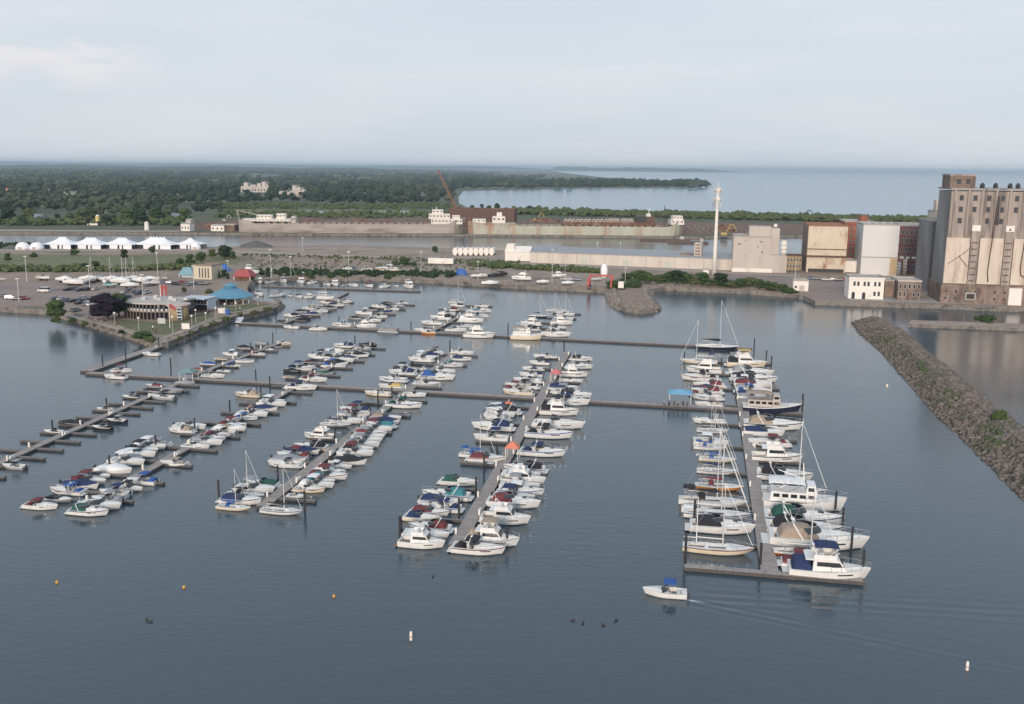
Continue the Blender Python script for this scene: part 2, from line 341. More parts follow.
# ------------------------------------------------------------------ vegetation
def foliage(name, a, b, w=True):
    m = mat(name, a, rough=.9, var=.35, scale=.9, col2=b, c2amt=.5, c2scale=.0028 if name == 'woodland_leaves' else .05, worldco=True, spec=.15)
    return m
M_leaf = foliage('foliage_green', (.042, .075, .028), (.075, .105, .035))
M_leafd = foliage('foliage_dark', (.022, .042, .020), (.04, .06, .026))
M_leafo = foliage('foliage_olive', (.085, .105, .042), (.06, .085, .035))
M_leafp = foliage('foliage_purple', (.020, .015, .026), (.028, .02, .03))
M_wood_far = foliage('woodland_leaves', (.027, .046, .032), (.080, .092, .056))
M_bark = mat('bark', (.10, .08, .065), rough=.95, var=.3)
TREES = {}
def tree_meshes(kind, seed):
    key = (kind, seed)
    if key in TREES: return TREES[key]
    rr = random.Random(seed * 13 + hash(kind) % 7 if False else seed * 13 + len(kind))
    t = MB(); lumps = []
    if kind == 'cone':
        t.tube((0, 0, -.3), (0, 0, 9), .22, 6, 0, .05)
        for i in range(13):
            z = 1.2 + i * .75; r = 2.3 * (1 - i / 14)
            for k in range(3 if i < 9 else 1):
                a = rr.uniform(0, 6.28); lumps.append((math.cos(a) * r * .4, math.sin(a) * r * .4, z, r * .75, r * .75, .8))
    elif kind == 'bush':
        t.tube((0, 0, -.3), (0, 0, 1.2), .15, 5, 0, .08)
        for k in range(4):
            a = k * 1.6; t.tube((0, 0, .4), (math.cos(a) * 1.2, math.sin(a) * 1.2, 1.8), .08, 4, 0, .03)
        for i in range(18):
            a = rr.uniform(0, 6.28); r = rr.uniform(0, 2.3); lumps.append((math.cos(a) * r, math.sin(a) * r, rr.uniform(.7, 2.4) - r * .25, rr.uniform(.8, 1.3), rr.uniform(.8, 1.3), rr.uniform(.7, 1.0)))
    else:
        t.tube((0, 0, -.3), (0.1, 0, 4.5), .35, 7, 0, .22)
        for k in range(6):
            a = k * 1.05 + rr.uniform(-.3, .3); q = (math.cos(a) * 2.4, math.sin(a) * 2.4, rr.uniform(5.5, 8)); t.tube((0.1, 0, 2.5 + k * .35), q, .16, 5, 0, .05)
        t.tube((.1, 0, 4.3), (0, .2, 9), .2, 5, 0, .05)
        for i in range(30):
            a = rr.uniform(0, 6.28); z = rr.uniform(2.6, 9.3); rm = 3.6 * math.sqrt(max(.05, 1 - ((z - 5.4) / 4.6) ** 2)); r = rm * rr.uniform(.35, 1)
            s = rr.uniform(1.25, 2.0); lumps.append((math.cos(a) * r, math.sin(a) * r, z, s, s, s * .8))
    tm = t.mesh('trunk', M_bark)
    core = np.array(lumps); core[:, 3:6] *= .95
    V, Fc = blobs(core * np.array([1, 1, 1, .85, .85, .85]), 2, .34)
    # leaf clumps spread over and around the lumps
    lu = np.array(lumps); n = 2400 if kind != 'bush' else 1000
    pick = RNG.integers(0, len(lu), n); d = RNG.normal(size=(n, 3)); d /= np.linalg.norm(d, axis=1)[:, None]
    c = lu[pick, :3] + d * lu[pick, 3:6] * RNG.uniform(.8, 1.25, (n, 1))
    a = RNG.normal(size=(n, 3)); a /= np.linalg.norm(a, axis=1)[:, None]; b = np.cross(a, d); b /= np.linalg.norm(b, axis=1)[:, None] + 1e-6
    s = RNG.uniform(.14, .40, (n, 1)); LV = np.concatenate([c + a * s, c - a * s * .6 + b * s * .7, c - a * s * .6 - b * s * .7], 1).reshape(-1, 3)
    LF = np.arange(3 * n).reshape(-1, 3)
    V, Fc = join([(V, Fc), (LV, LF)])
    TREES[key] = (tm, V, Fc); return TREES[key]
CRM = {}
def crown_mesh(kind, seed, m):
    k = (kind, seed, m.name)
    if k not in CRM:
        tm, V, Fc = tree_meshes(kind, seed); CRM[k] = (tm, npmesh('crown', V, Fc, [m]))
    return CRM[k]
def tree(px, py, hpx, kind='round', m=None, label='', cat='tree', group=None, wide=1.0, name=None, base=LZ, seed=None):
    g = G(px, py, base); z = zat(g.x, g.y, py - hpx) - base
    full = {'round': 10.5, 'cone': 11.5, 'bush': 3.4}[kind]
    s = z / full
    tm, cmsh = crown_mesh(kind, random.randint(0, 3) if seed is None else seed, m or M_leaf)
    o = empty(name or {'round': 'deciduous_tree', 'cone': 'conifer_tree', 'bush': 'shrub'}[kind], g, random.uniform(0, 6.28), label, cat, group)
    o.scale = (s * wide, s * wide, s)
    inst('trunk' if kind != 'bush' else 'stem', tm, o); inst('crown' if kind != 'bush' else 'foliage', cmsh, o)
    return o
# the far woodland: one mass nobody could count
def lakeclear(px, py):
    if px > 452 and py > 189.5 and py < 207: return True
    if px > 708: return True
    if px > 545 and py < 181: return True
    return False
def woodland():
    near = []; far = []
    y = 169.6
    while y < 216:
        x = -60.0
        step = 3.4 + (y - 169) * .085
        while x < 712:
            xx = x + random.uniform(-1, 1) * step * .5; yy = y + random.uniform(-.5, .5)
            x += step * .62
            if lakeclear(xx, yy): continue
            if xx > 460 and not (yy < 188.3 and yy > 171 + (xx - 460) * .055): continue
            if yy < hor(xx) + 2.2: continue
            # openings: the two white works, meadow, clearing, sparse patches
            if 205.5 < yy and xx > 225: continue
            if 205 < yy < 217 and 160 < xx <= 235 and random.random() < .55: continue
            if 192.5 < yy < 196.5 and 25 < xx < 145 and random.random() < .75: continue
            if 191 < yy < 200 and (240 < xx < 270 or 279 < xx < 304): continue
            nn = math.sin(xx * .05 + yy * .4) + math.sin(xx * .021 - yy * .7)
            n2 = math.sin(xx * .031 + 2 + yy * .9) * math.sin(xx * .013 + yy * .27)
            if (nn > 1.05 or n2 > .62) and yy > 173: continue
            g = G(xx, yy, LZ); dist = g.y
            pxm = dist / F
            r = max(3.2, step * .62 * pxm) * random.uniform(.6, 1.5)
            hgt = random.uniform(9, 21)
            (near if yy > 187 else far).append((g.x, g.y, r, hgt))
        y += .55 + (y - 169) * .055
    sp = []
    for (x, y2, r, h) in near:
        for k in range(6):
            a = random.uniform(0, 6.28); q = random.uniform(0, .75) * r; s = r * random.uniform(.38, .62)
            sp.append((x + math.cos(a) * q, y2 + math.sin(a) * q, LZ + h * random.uniform(.3, .92) , s, s, min(s * .8, h * .4)))
    sf = [(x + random.uniform(-.4, .4) * r, y2, LZ + h * random.uniform(.25, .5), r * random.uniform(.5, 1), r * random.uniform(.6, 1), h * random.uniform(.35, .6)) for (x, y2, r, h) in far for _ in range(2)]
    V, Fc = join([blobs(sp, 2 if len(sp) < 9000 else 1, .26), blobs(sf, 1, .35)])
    print('woodland', len(near), len(far), len(Fc))
    o = inst('woodland', npmesh('woodland', V, Fc, [M_wood_far])); tag(o, 'wide dark green woodland stretching to the horizon behind the ships', 'woodland', kind='stuff')
woodland()
def hillrow(name, px0, px1, dist, hfun, m, n=120, depth=1500, step=None):
    mb = MB(); rings = []
    for i in range(n + 1):
        px = px0 + (px1 - px0) * i / n; a = GD(px, dist, 0); h = hfun(i / n)
        rings.append([(a.x, a.y, -2), (a.x, a.y + depth * .08, h * .75), (a.x, a.y + depth * .4, h), (a.x, a.y + depth, h * .8), (a.x, a.y + depth * 1.1, -2)])
    mb.loft(rings, 0, True, True); return tag(mb.build(name, m), kind='structure')
hillrow('headland', 556, 750, 22000, lambda t: 96 * min(1, (1 - t) * 3.5) * (.78 + .1 * math.sin(t * 17) + .06 * math.sin(t * 53)) + 6, M_leafd, 160)
hillrow('distant_ridge', -300, 560, 24000, lambda t: 92 * (.86 + .07 * math.sin(t * 23) + .05 * math.sin(t * 71 + 1) + .04 * random.random()) * min(1, (1.02 - t) * 12), M_leafd, 260)
hillrow('wooded_ridge', -300, 470, 11000, lambda t: 46 * (.8 + .12 * math.sin(t * 31) + .06 * math.sin(t * 97) + .05 * random.random()) * min(1, (1.03 - t) * 5), M_leafd, 300, 900)
# shoreline bluff trees on the point (told apart from the mass only as a strip)
def strip(name, label, pxa, pxb, yfun, hm, m, n, sub=1, base=LZ, dens=3):
    sp = []
    for i in range(n):
        px = random.uniform(pxa, pxb); py = yfun(px) + random.uniform(-.6, .6); g = G(px, py, base)
        h = hm * random.uniform(.55, 1.1)
        for k in range(dens):
            s = h * random.uniform(.28, .5); sp.append((g.x + random.uniform(-.5, .5) * h, g.y + random.uniform(-.5, .5) * h, base + h * random.uniform(.2, .75), s, s, s * .75))
    V, Fc = blobs(sp, sub, .28); return tag(inst(name, npmesh(name, V, Fc, [m])), label, 'thicket', kind='stuff')
strip('shore_thicket', 'low belt of scrub and trees between the scrapyard and the open lake', 512, 1010, lambda x: 213.5 + (x - 600) * .0235 + random.uniform(0, 3.0), 7.5, M_leafo, 1300, 1)
strip('point_thicket', 'dark trees covering the wooded point beside the bay', 455, 700, lambda x: 186.6 + random.uniform(-3.5, 0), 20, M_leafd, 420, 2)
strip('canal_thicket', 'bushes massed along the far canal bank on the left', -20, 185, lambda x: 224 + random.uniform(-3, 1.5), 6, M_leafo, 420, 1)
strip('field_thicket', 'long hedge of shrubs between the grass field and car park', -20, 200, lambda x: 271.5 + random.uniform(-2.5, .3) - max(0, x - 120) * .03, 3.0, M_leafo, 300, 2)
strip('brush_thicket', 'dark brush at the left end of the marquee row', -10, 36, lambda x: 248.5 + random.uniform(-2.6, 0), 3.2, M_leafd, 90, 2)
strip('basin_thicket', 'patchy dark shrubs along the road behind the back basin', 255, 455, lambda x: 274.5 + (x - 255) * .012 + random.uniform(-3.5, .8), 2.6, M_leafd, 210, 2)
strip('meadow_thicket', 'olive scrub on the flat ground behind the grey freighter', 215, 455, lambda x: random.choice([206, 208.5, 214.5, 217]) + random.uniform(-1.3, 1.3), 5.5, M_leafo, 800, 1)
strip('verge_thicket', 'weeds and scrub scattered along the canal road verge', 240, 520, lambda x: 255.5 + (x - 240) * .025 + random.uniform(-1.5, 1), 1.5, M_leafo, 220, 2)
strip('yard_weeds', 'scattered weeds and low scrub over the storage yard', 250, 505, lambda x: 264 + (x - 250) * .01 + random.uniform(-5, 4), 1.3, M_leafo, 200, 1)
strip('yard_thicket', 'strip of low shrubs behind the boat yard', 470, 600, lambda x: 266.5 + (x - 470) * .055 + random.uniform(-1.5, 0), 3.2, M_leafo, 170, 2)
def row(trees, label, group, wmul=1.0, **k):
    trees = sorted(trees)
    for i, t in enumerate(trees):
        px, py, h = t[:3]; kind = t[3] if len(t) > 3 else 'round'; m = t[4] if len(t) > 4 else M_leaf
        w = t[5] if len(t) > 5 else 1
        nm = {'round': 'broad green tree', 'cone': 'pointed dark conifer', 'bush': 'low green shrub'}[kind]
        tree(px, py, h, kind, m, '%s %s, %s from the left' % (nm, label, ORD(i + 1)), 'shrub' if kind == 'bush' else 'tree', group, w * wmul, **k)
tree(108, 320, 27, 'round', M_leafp, 'large dark purple-leaved tree beside the marina clubhouse', 'tree', wide=1.55, seed=1)
tree(119, 317, 24, 'round', M_leaf, 'green tree right behind the dark purple tree', 'tree', wide=1.2, seed=2)
tree(57, 320, 20, 'round', M_leaf, 'green tree on the car park bank above the water', 'tree', wide=1.3, seed=0)
tree(985, 321.5, 8, 'bush', M_leaf, 'rounded bright green bush on the low pier by the grain elevator', 'shrub', wide=1.5, seed=0, base=1.2)
row([(640, 283, 13, 'round', M_leaf, 1.2), (627, 285, 12), (633, 287, 9, 'bush'), (650, 284, 10), (661, 284, 10, 'round', M_leaf, 1.3), (668, 284, 11), (677, 284, 14, 'round', M_leafd, 1.2), (687, 285, 12), (695, 286, 11, 'round', M_leafo), (702, 286, 14), (712, 287, 9, 'round', M_leafo, 1.2), (720, 287, 14, 'round', M_leafd, 1.1), (731, 287, 8, 'bush', M_leafo, 1.4), (741, 288, 10), (750, 288, 11, 'round', M_leafo, 1.3), (759, 289, 10), (767, 290, 9), (775, 291, 9, 'round', M_leafo, 1.3), (783, 292, 8), (616, 288, 9, 'bush'), (790, 293, 6, 'bush')],
    'on the bank below the tall white mast', 'trees along the bank by the stone spit', wmul=1.5)
row([(268, 277, 11, 'cone', M_leafd), (292, 276, 9, 'cone', M_leafd), (321, 276, 11, 'cone', M_leafd), (374, 277, 10, 'cone', M_leafd), (280, 277, 7), (299, 277, 8), (310, 277, 6, 'bush'), (331, 277, 6, 'bush'), (345, 277, 5, 'bush'), (388, 278, 5, 'bush'), (405, 266, 9, 'round', M_leaf, 1.6), (396, 265, 5, 'bush'), (433, 278, 4, 'bush'), (414, 266, 5, 'bush'), (435, 253, 7)],
    'behind the back basin of boats', 'trees and shrubs behind the back basin')
row([(225, 259, 14, 'round', M_leafd, 1.4), (212, 258, 9, 'round', M_leaf, 1.3), (201, 262, 10, 'round', M_leaf, 1.4), (190, 266, 12), (233, 260, 9), (75, 256, 7, 'round', M_leaf, 1.6), (152, 254, 8), (125, 260, 11, 'round', M_leafd, .9), (34, 257, 5, 'bush'), (8, 262, 9), (180, 267, 9, 'round', M_leaf, 1.3), (96, 270, 9, 'round', M_leaf, 1.5), (85, 270, 7, 'round', M_leafd, 1.4)],
    'around the grass field by the marquees', 'trees round the grass field')
row([(214, 278, 10, 'cone', M_leafd, 1.1), (219, 278, 9, 'cone', M_leafd), (228, 279, 8, 'cone', M_leafd), (224, 278.5, 9, 'round', M_leafd), (209, 293, 5, 'bush', M_leafo), (184, 293, 6, 'round', M_leafo), (248, 279, 7, 'cone', M_leafd)],
    'near the small beige building', 'trees near the beige building')
row([(56, 322, 6, 'bush', M_leafo), (72, 322, 5, 'bush'), (85, 325, 5, 'bush', M_leafo), (142, 338, 8, 'bush', M_leaf, 1.3), (151, 341, 5, 'bush', M_leafo, 1.5), (122, 333, 4, 'bush', M_leafd), (180, 339, 3.5, 'bush', M_leafo, 1.4), (192, 334, 3.5, 'bush', M_leafo, 1.4), (204, 330, 4, 'bush', M_leafo, 1.5), (215, 325, 4, 'bush', M_leafo, 1.5), (227, 320, 4, 'bush', M_leafo, 1.5), (240, 316, 4, 'bush', M_leafo, 1.6), (255, 313.5, 3.5, 'bush', M_leafo, 1.7), (268, 310, 3.5, 'bush', M_leafo, 1.6)],
    'on the rocky bank below the clubhouse', 'shrubs on the clubhouse bank')
row([(x, 226 - abs(math.sin(x)) * 4, 12 + 4 * math.sin(x * 1.7), 'round', [M_leaf, M_leafd, M_leaf, M_leafo][i % 4], 1.15) for i, x in enumerate([-4, 8, 22, 30, 47, 58, 70, 82, 90, 107, 114, 127, 134, 141, 156, 168, 186])],
    'in the belt beyond the canal', 'trees beyond the canal')
row([(472, 211, 6), (482, 212, 8, 'round', M_leafd, .8), (489, 212, 7), (497, 212, 9, 'round', M_leafd, .9), (506, 213, 6), (517, 213, 5), (530, 213.5, 8, 'round', M_leafd), (535, 214, 7)],
    'standing on the shore behind the rusty pier wall', 'trees on the shore behind the scrapyard')

# ------------------------------------------------------------------ rocks
M_rock = mat('riprap', (.2, .172, .15), rough=.95, var=.35, scale=.35, col2=(.30, .25, .20), c2amt=.4, c2scale=.5, worldco=True)
M_rockd = mat('breakwater_stone', (.15, .125, .108), rough=.95, var=.5, scale=.5, col2=(.085, .09, .055), c2amt=.4, c2scale=.12, worldco=True)
def riprap(name, label, pp, width, size, count, m=M_rock, seg=None):
    pts = [G(a, b, 1.0) for a, b in pp]; sp = []
    lens = [(pts[i + 1] - pts[i]).length for i in range(len(pts) - 1)]; tot = sum(lens)
    for i in range(len(lens)):
        d = (pts[i + 1] - pts[i]).normalized(); nrm = Vector((d.y, -d.x, 0))
        for _ in range(int(count * lens[i] / tot)):
            u = random.random(); w = random.uniform(-.3, 1); p = pts[i] + d * u * lens[i] + nrm * w * width
            s = size * random.uniform(.5, 1.3); sp.append((p.x, p.y, 2.0 - max(0, w) * 2.3 + random.uniform(-.2, .2), s, s, s * .7))
    V, Fc = blobs(sp, 1, .3); o = inst(name, npmesh(name, V, Fc, [m])); return tag(o, label, 'rocks', kind='stuff')
riprap('shore_rocks', 'boulders lining the bank below the car park and clubhouse', shore[3:14], 2.6, .75, 1100)
riprap('basin_rocks', 'boulders lining the far side of the back basin', shore[17:26], 2.5, .8, 800)
riprap('bank_rocks', 'pale boulders along the bank under the green trees', shore[33:39], 2.5, .9, 700)
riprap('spit_rocks', 'rust-brown stones edging the short stone spit', shore[25:34], 3.0, 1.0, 900)
sheet('spit_top', [(613, 291), (616, 298), (619, 304), (627, 307.5), (641, 309), (652, 307.5), (649, 302), (643, 296), (645, 289.5), (640, 287), (622, 287)], 2, mat('spit_stone', (.25, .185, .15), rough=.95, var=.4, scale=.6, worldco=True))
def breakwater():
    Lp = [G(a, b) for a, b in ((846, 323), (880, 352), (905, 380), (935, 415), (975, 452), (1015, 492), (1045, 522))]
    Rp = [G(a, b) for a, b in ((882, 318), (905, 333), (928, 352), (952, 371), (990, 402), (1032, 436), (1060, 460))]
    def interp(L, t):
        t *= len(L) - 1; i = min(int(t), len(L) - 2); return L[i].lerp(L[i + 1], t - i)
    root = empty('breakwater', (Lp[2] + Rp[2]) / 2, 0, 'long rubble stone breakwater running diagonally out of frame at right', 'breakwater')
    o0 = Vector(root.location); rings = []; n = 220
    prof = [(0, -1), (.06, .1), (.2, 1.2), (.38, 2.6), (.5, 3.3), (.62, 3.5), (.72, 3.4), (.82, 2.4), (.93, .8), (1, -1)]
    for i in range(n + 1):
        t = i / n; a = interp(Lp, t); b = interp(Rp, t); e = min(1, t * 14 + .0)
        rings.append([tuple(a.lerp(b, .5 + (u - .5) * (.6 + .4 * math.sqrt(e))) - o0 + Vector((random.uniform(-.35, .35), random.uniform(-.35, .35), (z * (.1 + .9 * math.sqrt(e)) if z > 0 else z) + random.uniform(-.3, .3)))) for u, z in prof])
    MB().loft(rings, 0, False, False).build('stone_core', M_rockd, root)
    sp = []
    for _ in range(12000):
        t = random.random() ** 1.0; a = interp(Lp, t); b = interp(Rp, t); u = random.random(); e = min(1, t * 14)
        z = np.interp(u, [p[0] for p in prof], [p[1] for p in prof]) * (.1 + .9 * math.sqrt(e)); p = a.lerp(b, .5 + (u * 1.04 - .04 - .5) * (.6 + .4 * math.sqrt(e))) - o0; s = random.uniform(.2, .5) if random.random() < .88 else random.uniform(.5, .8)
        if .5 < u < .76: s *= .7
        sp.append((p.x, p.y, z, s, s, s * .7))
    V, Fc = blobs(sp, 1, .3); q = inst('boulders', npmesh('boulders', V, Fc, [M_rockd]), root); q['kind'] = 'stuff'
    pr2 = []
    for i in range(n + 1):
        a = interp(Lp, i / n); b = interp(Rp, i / n); e = .1 + .9 * math.sqrt(min(1, i / n * 14)); pr2.append([tuple(a.lerp(b, .5 + (u - .5) * e) - o0 + Vector((random.uniform(-.2, .2), random.uniform(-.2, .2), 3.5 * e + random.uniform(-.12, .12)))) for u in (.5, .58, .66, .72)])
    MB().loft(pr2, 0, False, False).build('crest_path', mat('crest_gravel', (.24, .18, .15), rough=.95, var=.45, scale=1.2, col2=(.13, .10, .085), c2amt=.5, c2scale=.5), root)
    w = []
    for _ in range(260):
        t = random.uniform(.12, 1); a = interp(Lp, t); b = interp(Rp, t); u = random.uniform(.08, .42); p = a.lerp(b, u) - o0; s = random.uniform(.3, .9)
        if math.sin(t * 37) + random.uniform(-.6, .6) < .2: continue
        w.append((p.x, p.y, np.interp(u, [p[0] for p in prof], [p[1] for p in prof]) + .2, s, s, s * .6))
    V, Fc = blobs(w, 2, .3); q = inst('weeds', npmesh('weeds', V, Fc, [M_leafo]), root); q['kind'] = 'stuff'
    tree(998, 419, 10, 'bush', M_leaf, 'round green bush growing on the crest of the breakwater', 'shrub', wide=1.0, base=3.4, seed=2)
breakwater()
pl = [G(908, 324, 1.2), G(1300, 338, 1.2), G(1300, 333, 1.2), G(912, 320, 1.2)]
o = MB().prism([(p.x, p.y) for p in pl], -1, 1.2, 1, 0).build('concrete_pier', [M_sand, M_seawall]); tag(o, 'low weathered concrete pier in the water before the grain elevator', 'pier')
# gravel heap and scrap heaps
def heap(px, py, wpx, hpx, m, label, flat=.6, name='gravel_heap', cat='heap', base=LZ, lump=.12):
    g = G(px, py, base); d = proj(g)[2] / F; r = wpx * d / 2; h = zat(g.x, g.y, py - hpx) - base
    mb = MB(); n = 28; rings = []
    for k in range(9):
        q = k / 8; rr_ = r * (1 - q) ** (.9); z = h * (q ** flat) if q else -.3
        rings.append([(math.cos(2 * math.pi * i / n) * max(rr_, .05) * random.uniform(1 - lump, 1 + lump), math.sin(2 * math.pi * i / n) * max(rr_, .05) * .7, z + random.uniform(-1, 1) * h * lump * .5 * (k > 0)) for i in range(n)])
    mb.loft(rings); o = mb.build(name, m, None, loc=g); return tag(o, label, cat)
M_dark = mat('dark_aggregate', (.11, .105, .10), rough=.95, var=.2, worldco=True)
heap(256, 247, 36, 6.5, M_dark, 'large dark grey gravel heap on the canal bank', .8, lump=.04)
heap(12, 249, 22, 4, M_dark, 'dark earth mound beside the small white dome tents', .8)
for i, (x, y, w, h, c) in enumerate([(310, 224, 20, 4, 1), (338, 224, 26, 4, 0), (362, 225, 22, 5, 1), (385, 225, 24, 4, 1), (408, 225, 20, 5, 0), (425, 225, 16, 4, 1), (700, 231, 30, 8, 0), (722, 231, 26, 6, 1), (760, 230, 20, 5, 0), (213, 228, 18, 5, 1), (225, 228, 16, 4, 0), (545, 222, 30, 4, 1)]):
    heap(x, y, w, h, M_rust if c else mat('grey_scrap', (.13, .11, .10), rough=.9, var=.5, scale=.6, worldco=True), 'jumbled %s scrap heap in the yard beyond the canal, %s from the left' % ('rusty' if c else 'grey', ORD({0: 3, 1: 4, 2: 5, 3: 6, 4: 7, 5: 8, 6: 10, 7: 11, 8: 12, 9: 1, 10: 2, 11: 9}[i])), .45, 'scrap_heap', lump=.35)

# ------------------------------------------------------------------ buildings
M_win = mat('window_glass', (.035, .04, .05), rough=.15, var=.3, spec=.7)
M_wfr = mat('window_frame', (.5, .48, .45), rough=.6)
def wins(parent, w, y, rows, cols, z0, z1, x0=0, x1=None, ww=.5, hh=.6, m=None, frame=None, name='window', skip=()):
    """windows on the front face (local y = y, facing -y)"""
    x1 = w if x1 is None else x1; cw = (x1 - x0) / cols; ch = (z1 - z0) / rows
    for r in range(rows):
        for c in range(cols):
            if (r, c) in skip: continue
            cx = x0 + (c + .5) * cw; cz = z0 + (r + .5) * ch; a = cw * ww / 2; b = ch * hh / 2
            f = MB().box(cx - a - .12, cx + a + .12, y - .10, y + .05, cz - b - .12, cz + b + .12).build(name, frame or M_wfr, parent)
            MB().box(cx - a, cx + a, y - .13, y - .09, cz - b, cz + b).build('pane', m or M_win, f)
def building(name, label, cat, pxl, pxr, yb, yt, depth, wall, roof=None, parapet=.5, base=LZ, rz=None, group=None, gable=0, roofcol=None):
    g = G(pxl, yb, base); w = wfor(g, pxr); h = zat(g.x, g.y, yt) - base
    o = empty(name, g, -ANG, label, cat, group)
    MB().box(0, w, 0, depth, -.3, h).build('wall', wall, o)
    if gable:
        mb = MB(); mb.loft([[(-.3, -.4, h), (-.3, depth / 2, h + gable), (-.3, depth + .4, h), (-.3, depth / 2, h + gable - .01 - .25)], [(w + .3, -.4, h), (w + .3, depth / 2, h + gable), (w + .3, depth + .4, h), (w + .3, depth / 2, h + gable - .26)]])
        mb.loft([[(0, 0, h), (0, depth / 2, h + gable - .3), (0, depth, h)], [(w, 0, h), (w, depth / 2, h + gable - .3), (w, depth, h)]])
        mb.build('roof', roof or M_conc, o)
    else:
        mb = MB(); mb.box(-.15, w + .15, -.15, depth + .15, h + .003, h + .25)
        if parapet:
            for q in ((-.15, w + .15, -.15, .25), (-.15, w + .15, depth - .25, depth + .15)): mb.box(*q, h + .253, h + .25 + parapet)
            for q in ((-.15, .25, .253, depth - .253), (w - .25, w + .15, .253, depth - .253)): mb.box(*q, h + .253, h + .25 + parapet)
        mb.build('roof', roof or M_conc, o)
    return o, w, h
M_cre = mat('cream_cladding', (.60, .51, .43), rough=.8, var=.08, scale=.3, col2=(.42, .33, .26), c2amt=.4, stretch=(1, 1, .12), c2scale=.35)
M_elev = mat('elevator_concrete', (.36, .305, .27), rough=.95, var=.2, scale=.3, col2=(.17, .145, .13), c2amt=.5, stretch=(1, 1, .14), c2scale=.22)
M_elevs = mat('shaded_elevator_side', (.20, .185, .18), rough=.95, var=.2, scale=.2, col2=(.30, .29, .29), c2amt=.35, stretch=(1, 1, .2))  # darker concrete: shade of the elevator's left side put into the colour
M_brown = mat('brown_brick', (.235, .175, .14), rough=.95, var=.3, scale=.6, col2=(.12, .09, .078), c2amt=.5, stretch=(1, 1, .5))
M_red = mat('red_brick', (.26, .095, .06), rough=.95, var=.2, scale=.4, col2=(.17, .07, .05), c2amt=.35)
M_maroon = mat('maroon_brick', (.16, .065, .06), rough=.95, var=.3, scale=.3, col2=(.12, .10, .10), c2amt=.45)
M_whitep = boxy('white_panels', (.62, .61, .60), 3.0, .03, .9, 'X', rough=.7, var=.03, scale=.2)
M_rustyp = boxy('rust_streaked_panels', (.58, .50, .39), 2.4, .03, .85, 'X', rough=.8, var=.08, scale=.25, col2=(.30, .17, .10), c2amt=.3, stretch=(1, 1, .5), c2scale=.16)
M_paint = mat('white_paint', (.74, .70, .64), rough=.7, var=.05, scale=.5, col2=(.55, .5, .45), c2amt=.15)
M_palec = mat('pale_concrete', (.48, .43, .39), rough=.9, var=.06, scale=.15, col2=(.36, .31, .28), c2amt=.28, stretch=(1, 1, .35))
M_roofg = mat('grey_blue_roof', (.29, .30, .32), rough=.7, var=.08, scale=.2, col2=(.30, .30, .32), c2amt=.3)
M_ochre = mat('ochre_wall', (.33, .25, .15), rough=.9, var=.15)
M_rpipe = mat('rusty_metal', (.12, .075, .055), rough=.85, var=.4, scale=.8)
# grain elevator
g = G(940, 302.5, LZ); elev = empty('grain_elevator', g, -ANG, 'huge brown concrete grain elevator with white panels at the right edge', 'grain elevator')
EW = 95.0; ED = 25.0; zt = lambda py: zat(g.x, g.y, py) - LZ
h1, h2, h3 = zt(284), zt(237.5), zt(191)
MB().box(0, EW, 0, ED, -.3, h1).build('base_storey', M_brown, elev)
mb = MB().box(1.2, EW, 1.5, ED, h1 + .003, h3); mb.build('bin_block', M_elev, elev)
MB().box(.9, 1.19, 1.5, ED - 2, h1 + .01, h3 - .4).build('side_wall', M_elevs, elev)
# white storage panels between buttresses
pw = 14.0; x = .6; k = 0
while x < EW - 8:
    MB().box(x, x + 9.8, .3, 1.495, h1 + .4, h2).build('white_panel', M_cre, elev)
    b_ = MB().box(x + 10.1, x + 13.4, .25, 1.49, h1 + .1, h2 + 3.0)
    b_.build('stair_tower', M_elev, elev)
    for q in range(7):
        z = h1 + 1.5 + q * (h2 - h1 - 1) / 7; MB().box(x + 10.5, x + 13.0, .19, .246, z, z + .5).build('landing', M_rpipe, elev)
    sg = MB().box(x + 10.0, x + 13.5, -.1, 1.48, h2 + 3.01, h2 + 5.6).build('white_head_box', M_paint, elev)
    if k == 1: MB().loft([[(x + 11.2, -.14, h2 + 3.5), (x + 12.2, -.14, h2 + 3.5), (x + 11.7, -.14, h2 + 4.8)], [(x + 11.2, -.10, h2 + 3.5), (x + 12.2, -.10, h2 + 3.5), (x + 11.7, -.10, h2 + 4.8)]]).build('emblem', M_black, sg)
    x += pw; k += 1
for i in range(16):   # pilasters and two rows of windows in the top storeys
    xx = 2.2 + i * 5.7
    MB().box(xx, xx + .9, .7, 1.497, h2 + .2, h3 + .6).build('pilaster', M_elev, elev)
    for z in (h3 - 4.2, h3 - 9.2, h3 - 14.2):
        if z < h3 - 12 and i % 3 == 1: continue
        f = MB().box(xx + 2.35, xx + 4.15, 1.38, 1.49, z, z + 2.5).build('window', M_brown, elev); MB().box(xx + 2.5, xx + 4.0, 1.33, 1.377, z + .15, z + 2.35).build('pane', M_win, f)
MB().box(.7, EW, .95, ED + .4, h3 + .62, h3 + 1.3).build('cornice', M_elev, elev)
for i in range(14):
    xx = 15 + i * 5.4 + random.uniform(-1, 1); big = 1.9 if i in (6, 7, 8, 12) else 1.05
    MB().lathe([(big * .8, h3 + 1.31), (big, h3 + 1.7), (big, h3 + 2.3 + big * .3), (big * .5, h3 + 2.6 + big * .8), (.1, h3 + 2.7 + big)], 10, 0, (xx, 6 + (i % 2) * 4)).build('roof_vent', M_black, elev)
ht_ = zt(176)
MB().box(1.0, 11.5, 5, 20, h3 + 1.305, ht_, 0).build('head_tower', M_brown, elev)
MB().box(.7, 11.8, 4.7, 20.3, ht_ + .003, ht_ + .8).build('tower_cap', M_elev, elev)
for z in (ht_ - 3.4,):
    for xx in (3.6, 7.6): MB().box(xx, xx + 1.8, 4.9, 4.995, z, z + 2.2).build('window', M_win, elev)
